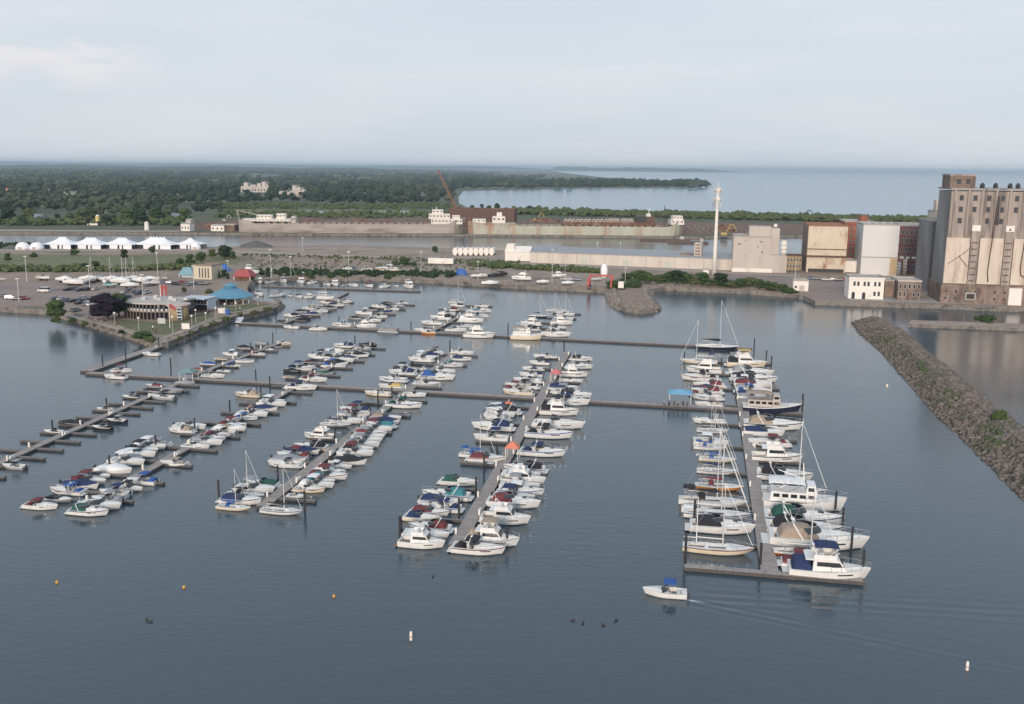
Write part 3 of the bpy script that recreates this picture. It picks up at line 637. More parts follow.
for (xa, zb, zc_) in ((18.6, h1 + 2, h3 - 6), (32, h1 + 4, h3 - 5), (46, h1 + 3, h3 - 6)):
    mb = MB(); mb.path([(xa + 1.8, 0, zc_), (xa + .6, -.4, h2 - 2), (xa, -.4, zb + 4), (xa + .4, -.5, zb + 1), (xa + 3 if xa > 30 else xa + .5, -.6, zb - .5)], .2, 6); mb.build('grain_spout', M_rpipe, elev)
    MB().box(xa + 1.0, xa + 2.8, .5, 1.48, h2 + 6, h3 - 2, 0, .5, 0).build('elevator_leg', M_black, elev)
MB().path([(1.6, -.2, h1 + 9), (8, -.3, h1 + 14), (11, -.3, h1 + 17)], .12, 5).build('conveyor', M_rpipe, elev)
MB().path([(6, -.2, h1 + 13), (10, -.2, h1 + 8)], .12, 5).build('brace', M_rpipe, elev)
for i in range(22):
    xx = 1.5 + i * 4.1
    if i in (4, 8, 9): continue
    for z in (1.6, 4.6): f = MB().box(xx, xx + 1.1, -.06, .05, z, z + 1.3).build('window', M_elev, elev); MB().box(xx + .1, xx + 1.0, -.1, -.062, z + .1, z + 1.2).build('pane', M_win, f)
MB().box(28, 33.5, -1.6, -.003, 0, 7.5, 0, .1).build('loading_door', M_paint, elev)
MB().box(10, 14.5, -1.2, -.003, 1.6, 5.0).build('loading_hood', M_conc, elev); MB().box(10.6, 13.9, -1.26, -1.204, 2.2, 4.4).build('loading_opening', M_black, elev)
# lower grey annex at the left side of the elevator
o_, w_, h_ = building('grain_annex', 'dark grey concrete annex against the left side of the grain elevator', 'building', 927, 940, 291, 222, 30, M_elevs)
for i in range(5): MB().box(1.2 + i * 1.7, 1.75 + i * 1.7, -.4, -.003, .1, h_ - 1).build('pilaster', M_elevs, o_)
o_, w_, h_ = building('headhouse', 'pale stepped loading tower beyond the left shoulder of the grain elevator', 'building', 926, 941, 284, 212, 10, M_cre)
MB().box(2, 7, 2, 8, h_ + .3, h_ + 6).build('upper_box', M_cre, o_); MB().box(7.5, 11, 1, 9, h_ + .3, h_ + 3.5).build('machine_box', M_brown, o_)
def cyl(name, label, px, yb, yt, wpx, m, cat='silo', base=LZ, dome=.25):
    g = G(px, yb, base); r = wpx * proj(g)[2] / F / 2; h = zat(g.x, g.y, yt) - base; o = empty(name, g, 0, label, cat)
    MB().lathe([(r, -.3), (r, h * .98)], 20).build('shell', m, o, True); MB().lathe([(r * 1.02, h * .98), (r * 1.02, h * .985), (r * .5, h * .985 + r * dome), (.05, h * .985 + r * dome * 1.2)], 20).build('cap', m, o, True)
    for q in range(1, 5): MB().lathe([(r * 1.015, h * q / 5), (r * 1.015, h * q / 5 + .25)], 20).build('band', M_rpipe, o)
    return o
cyl('steel_silo', 'tall rusty tan silo just left of the grain elevator', 918, 281, 247, 6, M_rustyp)
cyl('steel_silo', 'slim grey silo before the maroon mill', 904, 275, 259, 4, M_palec); cyl('steel_silo', 'shorter pale silo beside the slim grey silo', 898, 276, 262, 4, M_roofg)
# mill buildings
o, w, h = building('mill_building', 'long dark maroon brick mill between the white tower block and grain elevator', 'building', 893, 928, 274, 226, 30, M_maroon)
wins(o, w, 0, 5, 8, 2, h - 1, ww=.45, hh=.5)
for i in range(3): MB().box(3 + i * 3.2, 5 + i * 3.2, -.4, -.14, h * .33, h * .37).build('lamp_box', M_paint, o)
o, w, h = building('mill_building', 'tall red brick block between the two pale panelled towers', 'building', 842, 872, 262, 222, 26, M_red)
wins(o, w, 0, 5, 6, 3, h - 2, ww=.35, hh=.4); MB().box(w * .55, w * .8, 4, 14, h + .25, h + 4).build('penthouse', M_red, o)
o, w, h = building('storage_tower', 'rust streaked cream panelled storage tower beside red brick block', 'building', 806, 845, 272, 226, 30, M_rustyp, mat('rusty_roof', (.28, .13, .08), rough=.9, var=.3))
MB().box(-.6, w + .6, -1.6, -.005, h * .34, h * .37).build('canopy', M_rpipe, o); MB().box(-.2, w + .2, -.5, -.005, h * .5, h * .515).build('ledge', M_rpipe, o)
MB().box(1, w - 1, -.5, -.006, .2, h * .08).build('dark_doors', M_black, o)
MB().box(-.25, .0, .2, 29, .1, h - .3).build('side_wall', M_brown, o)
o, w, h = building('storage_tower', 'tall clean white panelled tower block in front of the maroon mill', 'building', 860, 896, 275, 225, 24, M_whitep)
MB().box(-.2, w + .2, -.3, -.003, h * .36, h * .375).build('ledge', M_conc, o); MB().box(w * .8, w + .02, -.25, -.004, h * .02, h * .35).build('stained_panel', mat('tan_stain', (.48, .36, .22), rough=.8, var=.15, scale=.3), o)
for i in range(4): MB().lathe([(.4, h + .25), (.4, h + 1.3), (.1, h + 1.6)], 8, 0, (4 + i * 4, 6)).build('roof_vent', M_alu, o)
building('low_shed', 'low pale shed in front of the red brick block', 'building', 843, 860, 272, 261, 12, M_paint)
o, w, h = building('quay_office', 'white two storey quayside building with arched doors and paired windows', 'building', 848, 883, 298.5, 278, 13, M_paint, M_conc)
for r in (0, 1):
    for i, fx in enumerate((.12, .23, .41, .52, .71, .83)):
        if r == 0 and i not in (4, 5): continue
        xx = fx * w; z = 1.5 + r * h * .47
        f = MB().box(xx, xx + 1.1, -.08, .05, z, z + 2.1).build('window', M_conc, o); MB().box(xx + .12, xx + .98, -.12, -.082, z + .12, z + 1.98).build('pane', M_win, f)
for xx in (.09, .39): MB().prism([(xx * w, 0), (xx * w + 1.5, 0)] + [(xx * w + .75 + .75 * math.cos(a), 2.4 + .8 * math.sin(a)) for a in np.linspace(0, math.pi, 8)], 0, .08).build('arched_door', M_win, o).rotation_euler = (math.pi / 2, 0, 0)
MB().box(-.25, w + .25, -.35, -.16, h - .3, h + .4).build('cornice', M_paint, o)
building('brick_shed', 'dark brick lean-to between the white quay office and brown shed', 'building', 884, 899, 297, 281, 12, M_brown)
o, w, h = building('brick_shed', 'brown brick shed with pale roof at the foot of the elevator', 'building', 897, 920, 299.5, 281.5, 16, M_brown, M_palec)
wins(o, w, 0, 2, 5, .8, h - .3, ww=.45, hh=.55, skip=((0, 2),)); MB().box(w * .43, w * .53, -.08, .02, 0, 2.8).build('door', M_rpipe, o)
o, w, h = building('small_shed', 'small white shed with big door at the end of the green bank', 'shed', 793, 808, 291, 281, 7, M_paint)
MB().box(w * .4, w * .75, -.06, .02, 0, 2.9).build('door', M_palec, o); MB().box(w * .1, w * .25, -.06, .02, 1.5, 2.6).build('window', M_win, o)
o, w, h = building('ochre_house', 'small ochre building beside the pale concrete plant', 'building', 786, 801, 270, 256, 9, M_ochre, M_rpipe)
wins(o, w, 0, 2, 5, .6, h - .4, ww=.45, hh=.5)
# concrete plant
o, w, h = building('concrete_plant', 'pale windowless concrete plant with stepped roof behind the white mast', 'building', 732, 770, 271.5, 237, 22, M_palec)
h2_ = zat(o.location.x, o.location.y, 227) - LZ
MB().box(w * .42, w * 1.0, 8, 20, h + .26, h2_).build('upper_block', M_palec, o); MB().box(w * 1.0 + .01, w * 1.22, 6, 18, 0, h2_ - .8).build('side_block', M_palec, o)
MB().box(w + .01, w * 1.42, .4, 5.9, 0, h * .5).build('low_wing', M_palec, o)
MB().lathe([(1.1, h2_), (1.1, h2_ + 1.2), (.1, h2_ + 1.7)], 10, 0, (w * 1.12, 12)).build('roof_vent', M_paint, o)
for (a, b, c, d) in ((.12, .2, .78, .82), (.62, .66, .72, .76), (.7, .75, .86, .9), (.74, .78, .55, .6), (.3, .34, .9, .93)): MB().box(w * a, w * b, -.05, -.003, h * c, h * d).build('opening', M_brown, o)
cyl('white_tank', 'white vertical tank beside the pale concrete plant', 783, 262, 241, 6, M_paint, 'tank')
MB().box(-.2, w * 1.05, -1.0, -.3, 0, 2.2).build('loading_dock', M_paint, o)
# long shed
o, w, h = building('long_shed', 'long low cream warehouse with grey-blue roof along the canal', 'warehouse', 530, 733, 262.5, 250.5, 10, M_palec, M_roofg, parapet=0)
o.location.z = LZ
g = Vector(o.location); e = G(733, 270.5, LZ); d = (e - g); L_ = d.length; o.rotation_euler = (0, 0, math.atan2(d.y, d.x))
for c in list(o.children): bpy.data.objects.remove(c)
h = zat(g.x, g.y, 252) - LZ
MB().box(0, L_, 0, 34, -.3, h).build('wall', mat('warehouse_cladding', (.56, .51, .45), rough=.8, var=.06, scale=.2, col2=(.42, .37, .32), c2amt=.3, stretch=(1, 1, .4)), o)
MB().loft([[(-.4, -.5, h), (-.4, -.5, h + .3), (-.4, 17, h + 2.6), (-.4, 34.5, h + .3), (-.4, 34.5, h)], [(L_ + .4, -.5, h), (L_ + .4, -.5, h + .3), (L_ + .4, 17, h + 2.6), (L_ + .4, 34.5, h + .3), (L_ + .4, 34.5, h)]]).build('roof', M_roofg, o)
for i in range(14): MB().box(4 + i * L_ / 14.5, 4.5 + i * L_ / 14.5, -.15, -.003, 0, h - .1).build('pilaster', M_palec, o)
for i in (3, 6, 9): MB().box(7 + i * L_ / 14.5, 11 + i * L_ / 14.5, -.08, -.004, 0, 4).build('door', mat('pale_green_door', (.45, .47, .42), rough=.7), o)
MB().box(L_ * .81, L_ * .845, 4, 12, h + .6, h + 8.5).build('roof_tower', M_palec, o)
MB().box(L_ * .74, L_ * .81, 5, 10, h + .7, h + 2).build('roof_duct', M_brown, o)
for k in range(4): MB().box(L_ * (.815), L_ * .84, 3.95, 3.995, h + 1.5 + k * 1.8, h + 2.4 + k * 1.8).build('louvre', M_brown, o)
o, w, h = building('gabled_shed', 'white gabled shed at the left end of the long warehouse', 'shed', 505, 530, 260.5, 252, 12, M_paint, M_paint, gable=3.5)
MB().box(w * .05, w * .35, 1, 9, h + .5, h + 5).build('raised_bay', M_paint, o)
# row of white tanks
for i in range(8):
    px = 455 + i * 5.2; g = G(px, 255.5, LZ); o = empty('storage_tank', g, -ANG, 'white round-topped tank container, %s from the left in its tight row' % ORD(i + 1), 'tank', 'white tanks in a row beside the warehouse')
    MB().loft([[(1.7 * math.cos(a), y, 2.6 + 2.6 * math.sin(a)) for a in np.linspace(0, 2 * math.pi, 14)[:-1]] for y in (0, .4, 7.6, 8)]).build('drum', M_paint, o, False); MB().box(-1.4, 1.4, .6, 1.0, 0, .9).box(-1.4, 1.4, 6.6, 7, 0, .9).build('cradle', M_rpipe, o)
def trailer(px0, px1, yb, label, col=M_paint, hh=3.2, name='trailer', cat='trailer'):
    g = G(px0, yb, LZ); w = wfor(g, px1); o = empty(name, g, -ANG, label, cat)
    MB().box(0, w, 0, 2.6, 1.0, 1.0 + hh, 0, .05).build('box', col, o)
    for x in (.12, .8, .88):
        for y in (.15, 2.2): MB().tube((w * x, y, .5), (w * x, y + .3, .5), .5, 10).build('wheel', M_black, o)
    MB().box(.5, w - .5, .6, 2.0, .7, .995).build('chassis', M_black, o)
trailer(428, 453, 265, 'long white trailer parked left of the white tanks'); trailer(512, 528, 258, 'white trailer parked by the gabled shed', hh=2.4)
# tall white communications mast
g = G(714, 275, LZ); H_ = zat(g.x, g.y, 183) - LZ; o = empty('communications_mast', g, 0, 'very tall white monopole mast with clustered antennas at its top', 'mast')
MB().lathe([(1.15, -.3), (1.05, H_ * .3), (.75, H_ * .75), (.55, H_ * .93)], 16).build('pole', M_paint, o, True)
for z0, n_, r_ in ((.92, 9, 2.0), (.82, 9, 2.0), (.76, 4, 1.5)):
    MB().lathe([(r_, H_ * z0 - .1), (r_, H_ * z0 + .1)], 12).build('ring', M_alu, o)
    for i in range(n_):
        a = 6.28 * i / n_; c, s = math.cos(a), math.sin(a)
        MB().box(r_ * c - .25, r_ * c + .25, r_ * s - .2, r_ * s + .2, H_ * z0 - 1.2, H_ * z0 + 1.6).build('antenna', [M_alu, M_paint, M_roofg][i % 3], o)
MB().tube((0, 0, H_ * .93), (0, 0, H_ + .5), .18).build('whip_antenna', M_steel, o)
MB().path([(-1.2, 0, H_ * .74), (-2.4, 0, H_ * .80), (-2.6, 0, H_ * .72)], .25).build('side_antenna', M_roofg, o)
o, w, h = building('equipment_hut', 'small white equipment hut at the foot of the tall white mast', 'hut', 703, 708.5, 276, 270, 3, M_paint)
MB().box(w * .3, w * .65, -.05, .01, 0, 2.0).build('door', M_roofg, o)
# marina clubhouse
M_stone = mat('stone_piers', (.27, .22, .18), rough=.9, var=.3, scale=.7)
M_lbl = mat('pale_blue_frame', (.50, .56, .60), rough=.6)
g = G(123, 318, LZ); o = empty('marina_clubhouse', g, -ANG, 'two storey clubhouse with curved glazed front, flat white roof and round brick tower', 'building')
w = wfor(g, 183); h = zat(g.x, g.y, 302.5) - LZ; n = 13
fr = [(w * (i / n) * .82, 2.6 * (1 - math.sin(math.pi * i / n)) ** 1.0 - 1.0) for i in range(n + 1)]
MB().prism([(x, y + .9) for x, y in fr] + [(w * .82, 17), (0, 17)], -.3, h * .96).build('wall', M_win, o)
MB().prism([(x * 1.02 - .5, y - .8) for x, y in fr] + [(w * .84, 18), (-1, 18)], h * .965, h * 1.05).build('roof', M_palec, o)
MB().prism([(x * 1.02 - .3, y - .6) for x, y in fr] + [(w * .83, 17.5), (-.6, 17.5)], h * .47, h * .53).build('balcony', M_stone, o)
for i, (x, y) in enumerate(fr):
    MB().box(x - .22, x + .22, y - .4, y + .4, 0, h * .96).build('pier', mat('dark_stone_pier', (.13, .11, .1), rough=.9, var=.3), o)
    if i < n:
        MB().box(x + .3, x + w * .82 / n - .3, (y + fr[i + 1][1]) / 2 - .35, (y + fr[i + 1][1]) / 2 - .27, h * .53, h * .68).build('balustrade', M_alu, o)
for i in range(6): MB().box(4 + i * 3.2, 5.6 + i * 3.2, 7 + (i % 2) * 3, 8.6 + (i % 2) * 3, h * 1.051, h * 1.051 + random.uniform(.7, 1.6)).build('rooftop_unit', M_alu, o)
MB().lathe([(3.6, -.3), (3.6, h * .93)], 24, 0, (w * .9, 1.5)).build('brick_tower', M_ochre, o, True)
MB().lathe([(4.6, h * .935), (4.6, h * 1.03), (.1, h * 1.04)], 24, 0, (w * .9, 1.5)).build('tower_roof', M_palec, o)
MB().box(w * .9 + 1.2, w * .9 + 3.0, -1.9, -1.2, .4, h * .88).build('tower_window', M_lbl, o)
for q in range(4): MB().box(w * .9 + 1.35, w * .9 + 2.85, -1.96, -1.905, h * (.08 + q * .2), h * (.2 + q * .2)).build('pane', M_win, o)
g2 = G(184, 310, LZ) - g; m = Matrix.Rotation(ANG, 3, 'Z') @ g2
ww_ = 10.5; MB().box(m.x, m.x + ww_, m.y, m.y + 7, 0, h * .82).build('glazed_wing', M_lbl, o)
for q in range(7): MB().box(m.x + .4 + q * 1.42, m.x + 1.5 + q * 1.42, m.y - .05, m.y - .003, h * .46, h * .76).build('window', M_win, o)
MB().box(m.x + .3, m.x + ww_ - .3, m.y - .06, m.y - .004, .1, h * .4).build('terrace_doors', M_win, o)
MB().box(m.x - .4, m.x + ww_ + .4, m.y - 3.5, m.y + 7.4, h * .825, h * .86).build('wing_roof', M_lbl, o)
# little red/white parasols and tables on the terrace
for i in range(12):
    px, py = 189 + (i % 6) * 4.2, 310.5 + (i // 6) * 2.0; g = G(px, py, LZ); q = empty('patio_table', g, 0, 'small red patio table on the clubhouse terrace, %s counting row by row' % ORD(i + 1), 'table', 'patio tables on the clubhouse terrace')
    MB().lathe([(.6, .72), (.6, .78)], 10).build('tabletop', cvm('r'), q); MB().tube((0, 0, 0), (0, 0, .72), .06).build('leg', M_steel, q)
    for a in (0, 2.1, 4.2): MB().box(math.cos(a) * 1.0 - .22, math.cos(a) * 1.0 + .22, math.sin(a) * 1.0 - .22, math.sin(a) * 1.0 + .22, 0, .5).build('stool', M_rust, q)
# pavilion
M_blroof = boxy('blue_metal_roof', (.10, .25, .36), 1.0, .06, .8, 'X', rough=.5, var=.06, scale=1)
g = G(231, 303, LZ); o = empty('pavilion', g, -ANG, 'open round pavilion with wide blue hipped roof and small raised cupola', 'pavilion')
R_ = 22 * proj(g)[2] / F; ze = zat(g.x, g.y, 295.5) - LZ; zt_ = zat(g.x, g.y, 286.5) - LZ
MB().lathe([(R_ * 1.03, ze - .3), (R_ * 1.03, ze), (R_ * .3, ze + 3.4), (R_ * .3, ze + 3.39)], 16).build('roof', M_blroof, o)
MB().lathe([(R_ * .26, ze + 3.2), (R_ * .26, ze + 4.2), (R_ * .36, ze + 4.2), (R_ * .34, ze + 4.35), (.1, ze + 5.6)], 16).build('cupola', M_blroof, o)
for i in range(14):
    a = 6.28 * i / 14; MB().tube((math.cos(a) * R_ * .86, math.sin(a) * R_ * .86, 0), (math.cos(a) * R_ * .86, math.sin(a) * R_ * .86, ze), .22, 8).build('column', M_lbl, o)
MB().lathe([(R_ * .97, 0), (R_ * .97, .25), (.1, .26)], 24).build('floor', M_path, o)
MB().box(-R_ * .6, -R_ * .05, R_ * .1, R_ * .5, .3, 3.0).build('kiosk_wall', M_brown, o); MB().box(R_ * .2, R_ * .45, 0, R_ * .3, .3, 2.6).build('counter', M_paint, o)
for i in range(10):
    a = 2.4 + i * .43; q = G(231, 303, LZ) + Vector((math.cos(a) * R_ * .55, math.sin(a) * R_ * .5, .27)); t = empty('picnic_table', q, a, 'brown picnic table under the blue pavilion roof', 'table', 'picnic tables under the pavilion')
    MB().box(-.9, .9, -.35, .35, .7, .76).build('tabletop', M_teak, t); MB().box(-.9, .9, -.85, -.6, .42, .47).box(-.9, .9, .6, .85, .42, .47).build('bench', M_teak, t); MB().box(-.7, -.6, -.8, .8, 0, .69).box(.6, .7, -.8, .8, 0, .69).build('leg', M_teak, t)
o, w, h = building('service_building', 'small beige building with tall narrow windows behind the car park', 'building', 194, 212, 279, 266, 12, mat('beige_wall', (.55, .49, .38), rough=.8, var=.06), M_sand)
for i in range(4): MB().box(w * (.3 + i * .16), w * (.36 + i * .16), -.06, .02, .8, h - .9).build('window', M_win, o)
def hip(name, label, px, yb, ye, yt, wpx, m, cat='kiosk', base=LZ, dep=.8):
    g = G(px, yb, base); r = wpx * proj(g)[2] / F / 2; ze = zat(g.x, g.y, ye) - base; zt = zat(g.x, g.y, yt) - base; o = empty(name, g, -ANG, label, cat)
    MB().box(-r, r, -r * dep, r * dep, ze, zt, 0, r * .45, r * .4).build('roof', m, o); MB().box(-r * 1.02, r * 1.02, -r * dep * 1.02, r * dep * 1.02, ze - .3, ze - .003).build('fascia', m, o)
    for a in (-1, 1):
        for b in (-1, 1): MB().tube((a * r * .9, b * r * dep * .9, 0), (a * r * .9, b * r * dep * .9, ze - .3), max(.06, r * .04), 6).build('post', M_paint, o)
    return o, r, ze
M_teal = mat('teal_roof', (.17, .32, .37), rough=.6, var=.08); M_redr = mat('red_canopy', (.33, .075, .075), rough=.7, var=.1); M_blt = mat('blue_tarpaulin', (.03, .11, .36), rough=.6, var=.25, scale=1.5)
M_orr = mat('faded_orange_roof', (.62, .20, .13), rough=.75, var=.06); M_pkr = mat('faded_red_roof', (.52, .15, .17), rough=.75, var=.06)
o, r, ze = hip('fuel_kiosk', 'kiosk with teal hipped roof beside the small beige building', 189, 277, 274, 267.5, 16, M_teal); MB().box(-r * .7, r * .7, -r * .5, r * .5, 0, ze - .4).build('wall', M_lbl, o)
o, r, ze = hip('red_marquee', 'red roofed marquee near the back basin boats', 245, 280, 275.5, 269.5, 19, M_redr, 'marquee'); MB().box(-r * .8, r * .8, -r * .5, r * .5, 0, ze - .4).build('wall', M_rust, o)
def tarpheap(px, yb, wpx, hpx, label, m=M_blt):
    g = G(px, yb, LZ); r = wpx * proj(g)[2] / F / 2; h = zat(g.x, g.y, yb - hpx) - LZ; rings = []
    for i, t in enumerate((-1, -.9, -.5, 0, .5, .9, 1)):
        q = (1 - abs(t) ** 3) * .9 + .1; rings.append([(t * r, y * r * .45 * q, max(-.1, (1 - abs(y) ** 2.2) * h * q * random.uniform(.85, 1.05))) for y in (-1, -.95, -.6, -.25, 0, .25, .6, .95, 1)])
    o = MB().loft(rings, 0, True).build('tarpaulin', m, None, loc=g, rz=-ANG); tag(o, label, 'tarpaulin')
tarpheap(222, 271, 20, 8, 'big bright blue tarpaulin behind the beige building'); tarpheap(461, 275, 13, 7, 'bright blue tarpaulin covering a boat on the boat yard edge')
# white marquee tents
M_tent = mat('tent_fabric', (.80, .80, .82), rough=.75, var=.03, scale=.6)
def marquee(pxl, pxr, yb, yt, peaks, label):
    g = G(pxl, yb, LZ); w = wfor(g, pxr); o = empty('marquee_tent', g, -ANG, label, 'tent', 'white marquees along the canal'); D = 15.0; ht = zat(g.x, g.y, yt) - LZ; he = 2.9
    mb = MB(); nx = peaks * 8 + 8; ny = 12; rings = []
    for i in range(nx + 1):
        x = w * i / nx; row_ = []
        for j in range(ny + 1):
            y = D * j / ny; v = 1 - abs(2 * j / ny - 1); e = min(1, x / (D * .5), (w - x) / (D * .5)); base_ = min(v, e); q = 0
            for k in range(peaks):
                cx = D * .55 + (w - D * 1.1) * (k + .5) / peaks; dd = math.hypot(x - cx, (y - D / 2) * .8); q = max(q, math.exp(-dd / 2.0))
            row_.append((x, y, he + (ht - he) * (.5 * base_ ** .9 + .5 * q * min(1, base_ * 1.6))))
        rings.append(row_)
    mb.loft(rings, 0, False, False); mb.build('canopy', M_tent, o)
    MB().box(.6, w - .6, .7, .75, 0, he + .2).box(.6, w - .6, D - .75, D - .7, 0, he + .2).box(.6, .65, .76, D - .76, 0, he + .2).build('side_wall', M_tent, o)
    for f in ((.04, .26), (.52, .58), (.66, .7)): MB().box(w * f[0], w * f[1], .62, .68, 0, he - .3).build('opening', M_win, o)
    for k in range(peaks): cx = D * .55 + (w - D * 1.1) * (k + .5) / peaks; MB().tube((cx, D / 2, 0), (cx, D / 2, ht + .5), .12, 5).build('pole', M_steel, o)
for i, (a, b, yt) in enumerate(((42, 71, 236.8), (69, 101, 237.2), (101, 132, 237.4), (133, 171, 236.5), (173, 198, 238.2))):
    marquee(a, b, 248.5, yt, 4 if i < 3 else (5 if i == 3 else 3), 'large white peaked marquee, %s of the five peaked tents from the left' % ORD(i + 1))
for i, (px, wp, lb) in enumerate(((23, 14, 'small white dome tent at the left end of the marquees'), (37, 14, 'white dome tent between the end dome and first peaked marquee'), (196, 10, 'little white tent leaning on the rightmost peaked marquee'))):
    g = G(px, 249.5, LZ); r = wp * proj(g)[2] / F / 2; o = empty('dome_tent', g, 0, lb, 'tent'); MB().lathe([(r, 0), (r * .96, 1.8), (r * .8, 3.4), (r * .5, 4.6), (.1, 5.2)], 16).build('canopy', M_tent, o, True); MB().box(-1.2, 1.2, -r - .02, -r * .8, 0, 2.0).build('door', M_palec, o)
# works buildings far off
def works(px0, px1, yb, yt, label, parts):
    g = G(px0, yb, LZ); w = wfor(g, px1); h = zat(g.x, g.y, yt) - LZ; o = empty('distant_works', g, -ANG, label, 'building')
    for (a, b, c, nm) in parts:
        MB().box(w * a, w * b, 0 if nm == 'block' else 8, 30 if nm == 'block' else 26, -.3, h * c).build(nm, M_palec, o)
    for i in range(8): MB().box(w * (.06 + i * .115), w * (.1 + i * .115), -.4, -.01, h * .12, h * .3).build('window', M_win, o)
works(241, 268, 192, 181.5, 'distant white works with several towers rising from the woods', [(0, 1, .55, 'block'), (.05, .2, .9, 'tower'), (.3, .5, .7, 'tower'), (.55, .68, .85, 'tower'), (.72, .86, 1.0, 'tower'), (.88, .98, .75, 'tower')])
works(279, 304, 197, 185.5, 'distant cream stepped works right of the towered white works', [(0, .3, .5, 'block'), (.3, .45, .42, 'block'), (.45, 1, .55, 'block'), (.48, .62, 1.0, 'tower'), (.62, .8, .85, 'tower'), (.85, .95, .7, 'tower')])
for i, (a, b, y, t, mm, lb) in enumerate([(-3, 12, 195, 190, M_orr, 'low building with orange roof at the far left'), (27, 33, 193.5, 190.5, M_paint, 'tiny white house left of the wood clearing'), (45, 60, 194, 190.5, M_paint, 'long white farm building in the wood clearing'), (136, 143, 195, 192, M_paint, 'tiny white house right of the wood clearing'), (225, 231, 193, 191, M_paint, 'tiny white house beside the distant towered works'), (163, 184, 221, 216.5, M_palec, 'pale long shed behind the canal scrap yard'), (27, 40, 221, 217.5, M_palec, 'small pale house among trees beyond the canal')]):
    o, w, h = building('distant_house', lb, 'house', a, b, y, t, 14, M_paint if mm is M_orr else mm, mm if mm is M_orr else M_roofg, gable=3)
    wins(o, w, 0, 1, 4, .8, max(2.4, h - 1), ww=.3, hh=.6)
def flagtower(px, yb, yt, m, lb):
    g = G(px, yb, LZ); h = zat(g.x, g.y, yt) - LZ; o = empty('harbour_beacon', g, 0, lb, 'beacon'); MB().lathe([(2.2, -.2), (1.8, h * .8), (2.4, h * .81), (2.4, h * .85)], 12).build('tower', m, o); MB().lathe([(1.4, h * .851), (1.4, h * .95), (.1, h)], 12).build('lantern', M_paint, o)
    return o
flagtower(147, 230, 221.5, M_paint, 'short white cylindrical beacon on the far canal bank')
o = flagtower(98, 225, 214.5, mat('yellow_paint', (.62, .5, .2), rough=.6), 'pale yellow tower on a white barge base by the far bank'); MB().box(-9, 9, -4, 4, 0, 1.8, 0, 1).build('barge_base', M_paint, o)
# small yard buildings and machines beyond the canal
for i, (a, b, y, t, m) in enumerate([(181, 190, 231, 224, M_paint), (186, 191, 227, 220, M_palec), (211, 224, 231, 225.5, M_paint), (222, 235, 231, 225, M_rust), (240, 246, 229, 224, M_palec)]):
    o, w, h = building('yard_building', ['cream cabin at the canal bend left of the freighter', 'pale upright hut behind the cream cabin', 'white low workshop on the canal bank left of the freighter', 'rust coloured workshop next to the white workshop', 'small grey hut by the stern of the grey freighter'][i], 'building', a, b, y, t, 8, m, gable=1.2 if i != 3 else 0); wins(o, w, 0, 1, 3, .8, max(2, h - 1), ww=.3, hh=.5)
o, w, h = building('pier_wall', 'dark rusty wall of stacked steel behind the two freighters', 'wall', 449, 514, 226, 208.5, 16, M_rpipe, M_rust)
for i in range(16): MB().box(w * i / 16, w * i / 16 + .9, -.5, -.004, 0, h + .5).build('stanchion', M_rpipe, o)
def excavator(px, yb, hpx, body, lb, flip=1):
    g = G(px, yb, LZ); s = (zat(g.x, g.y, yb - hpx) - LZ) / 8.0; o = empty('excavator', g, -ANG, lb, 'excavator', sc=s)
    for y in (-1.3, .9): MB().box(-2.2, 2.2, y, y + .7, 0, 1, 0, .4).build('track', M_black, o)
    MB().box(-2 * 1, 1.6, -1.2, 1.2, 1.1, 2.6, 0, .1, .1).build('body', body, o); MB().box(flip * .3, flip * 1.7, -1.1, .1, 2.0, 3.6).build('cab', M_glass, o)
    MB().path([(flip * 1.2, .6, 2.2), (flip * 3.2, .6, 7.2), (flip * 5.6, .6, 6.6)], .35, 5).build('boom', body, o); MB().path([(flip * 5.6, .6, 6.6), (flip * 6.8, .6, 3.2)], .28, 5).build('stick', body, o); MB().box(flip * 6.8 - .6, flip * 6.8 + .6, 0, 1.2, 2, 3.2, 0, .2).build('bucket', M_black, o)
M_yel = mat('machine_yellow', (.36, .27, .08), rough=.6); M_org = mat('machine_orange', (.55, .2, .05), rough=.6)
excavator(724, 237, 14, M_yel, 'yellow and orange material handler by the canal right of the rusty freighter'); excavator(536, 222, 10, M_yel, 'pale yellow excavator behind the rusty freighter bow pile'); excavator(803, 220, 11, M_black, 'dark scrap crane silhouetted on the lakeside strip', 1); excavator(225, 222, 8, M_palec, 'pale crane left of the grey freighter', 1); excavator(679, 228, 7, M_paint, 'white digger near the scrap heaps', -1)
# big lattice boom crane
g = G(463, 226, LZ); hz = zat(g.x, g.y, 170) - LZ; dpx = proj(g)[2] / F; o = empty('lattice_crane', g, 0, 'tall crane with long rust-orange lattice boom leaning left', 'crane')
MB().box(-5, 5, -4, 4, 0, 2, 0, .5).build('crawler', M_black, o); MB().box(-4, 4.5, -3, 3, 2.1, 7, 0, .3, .3).build('cab_house', M_org, o)
A = Vector((-1, 0, 5)); B = Vector((-25 * dpx, 0, hz)); mb = MB(); nn = 16; wd = 1.3
crn = [Vector((wd, 0, 0)), Vector((0, wd, 0)), Vector((-wd, 0, 0)), Vector((0, -wd, 0))]
for c in crn: mb.tube(A + c, B + c * .5, .2, 4)
for i in range(nn):
    p, q = A.lerp(B, i / nn), A.lerp(B, (i + 1) / nn); s0 = 1 - .5 * i / nn
    for k in range(4): mb.tube(p + crn[k] * s0, q + crn[(k + 1) % 4] * s0, .2, 4)
mb.build('boom', mat('rust_orange_paint', (.25, .13, .09), rough=.8, var=.3), o)
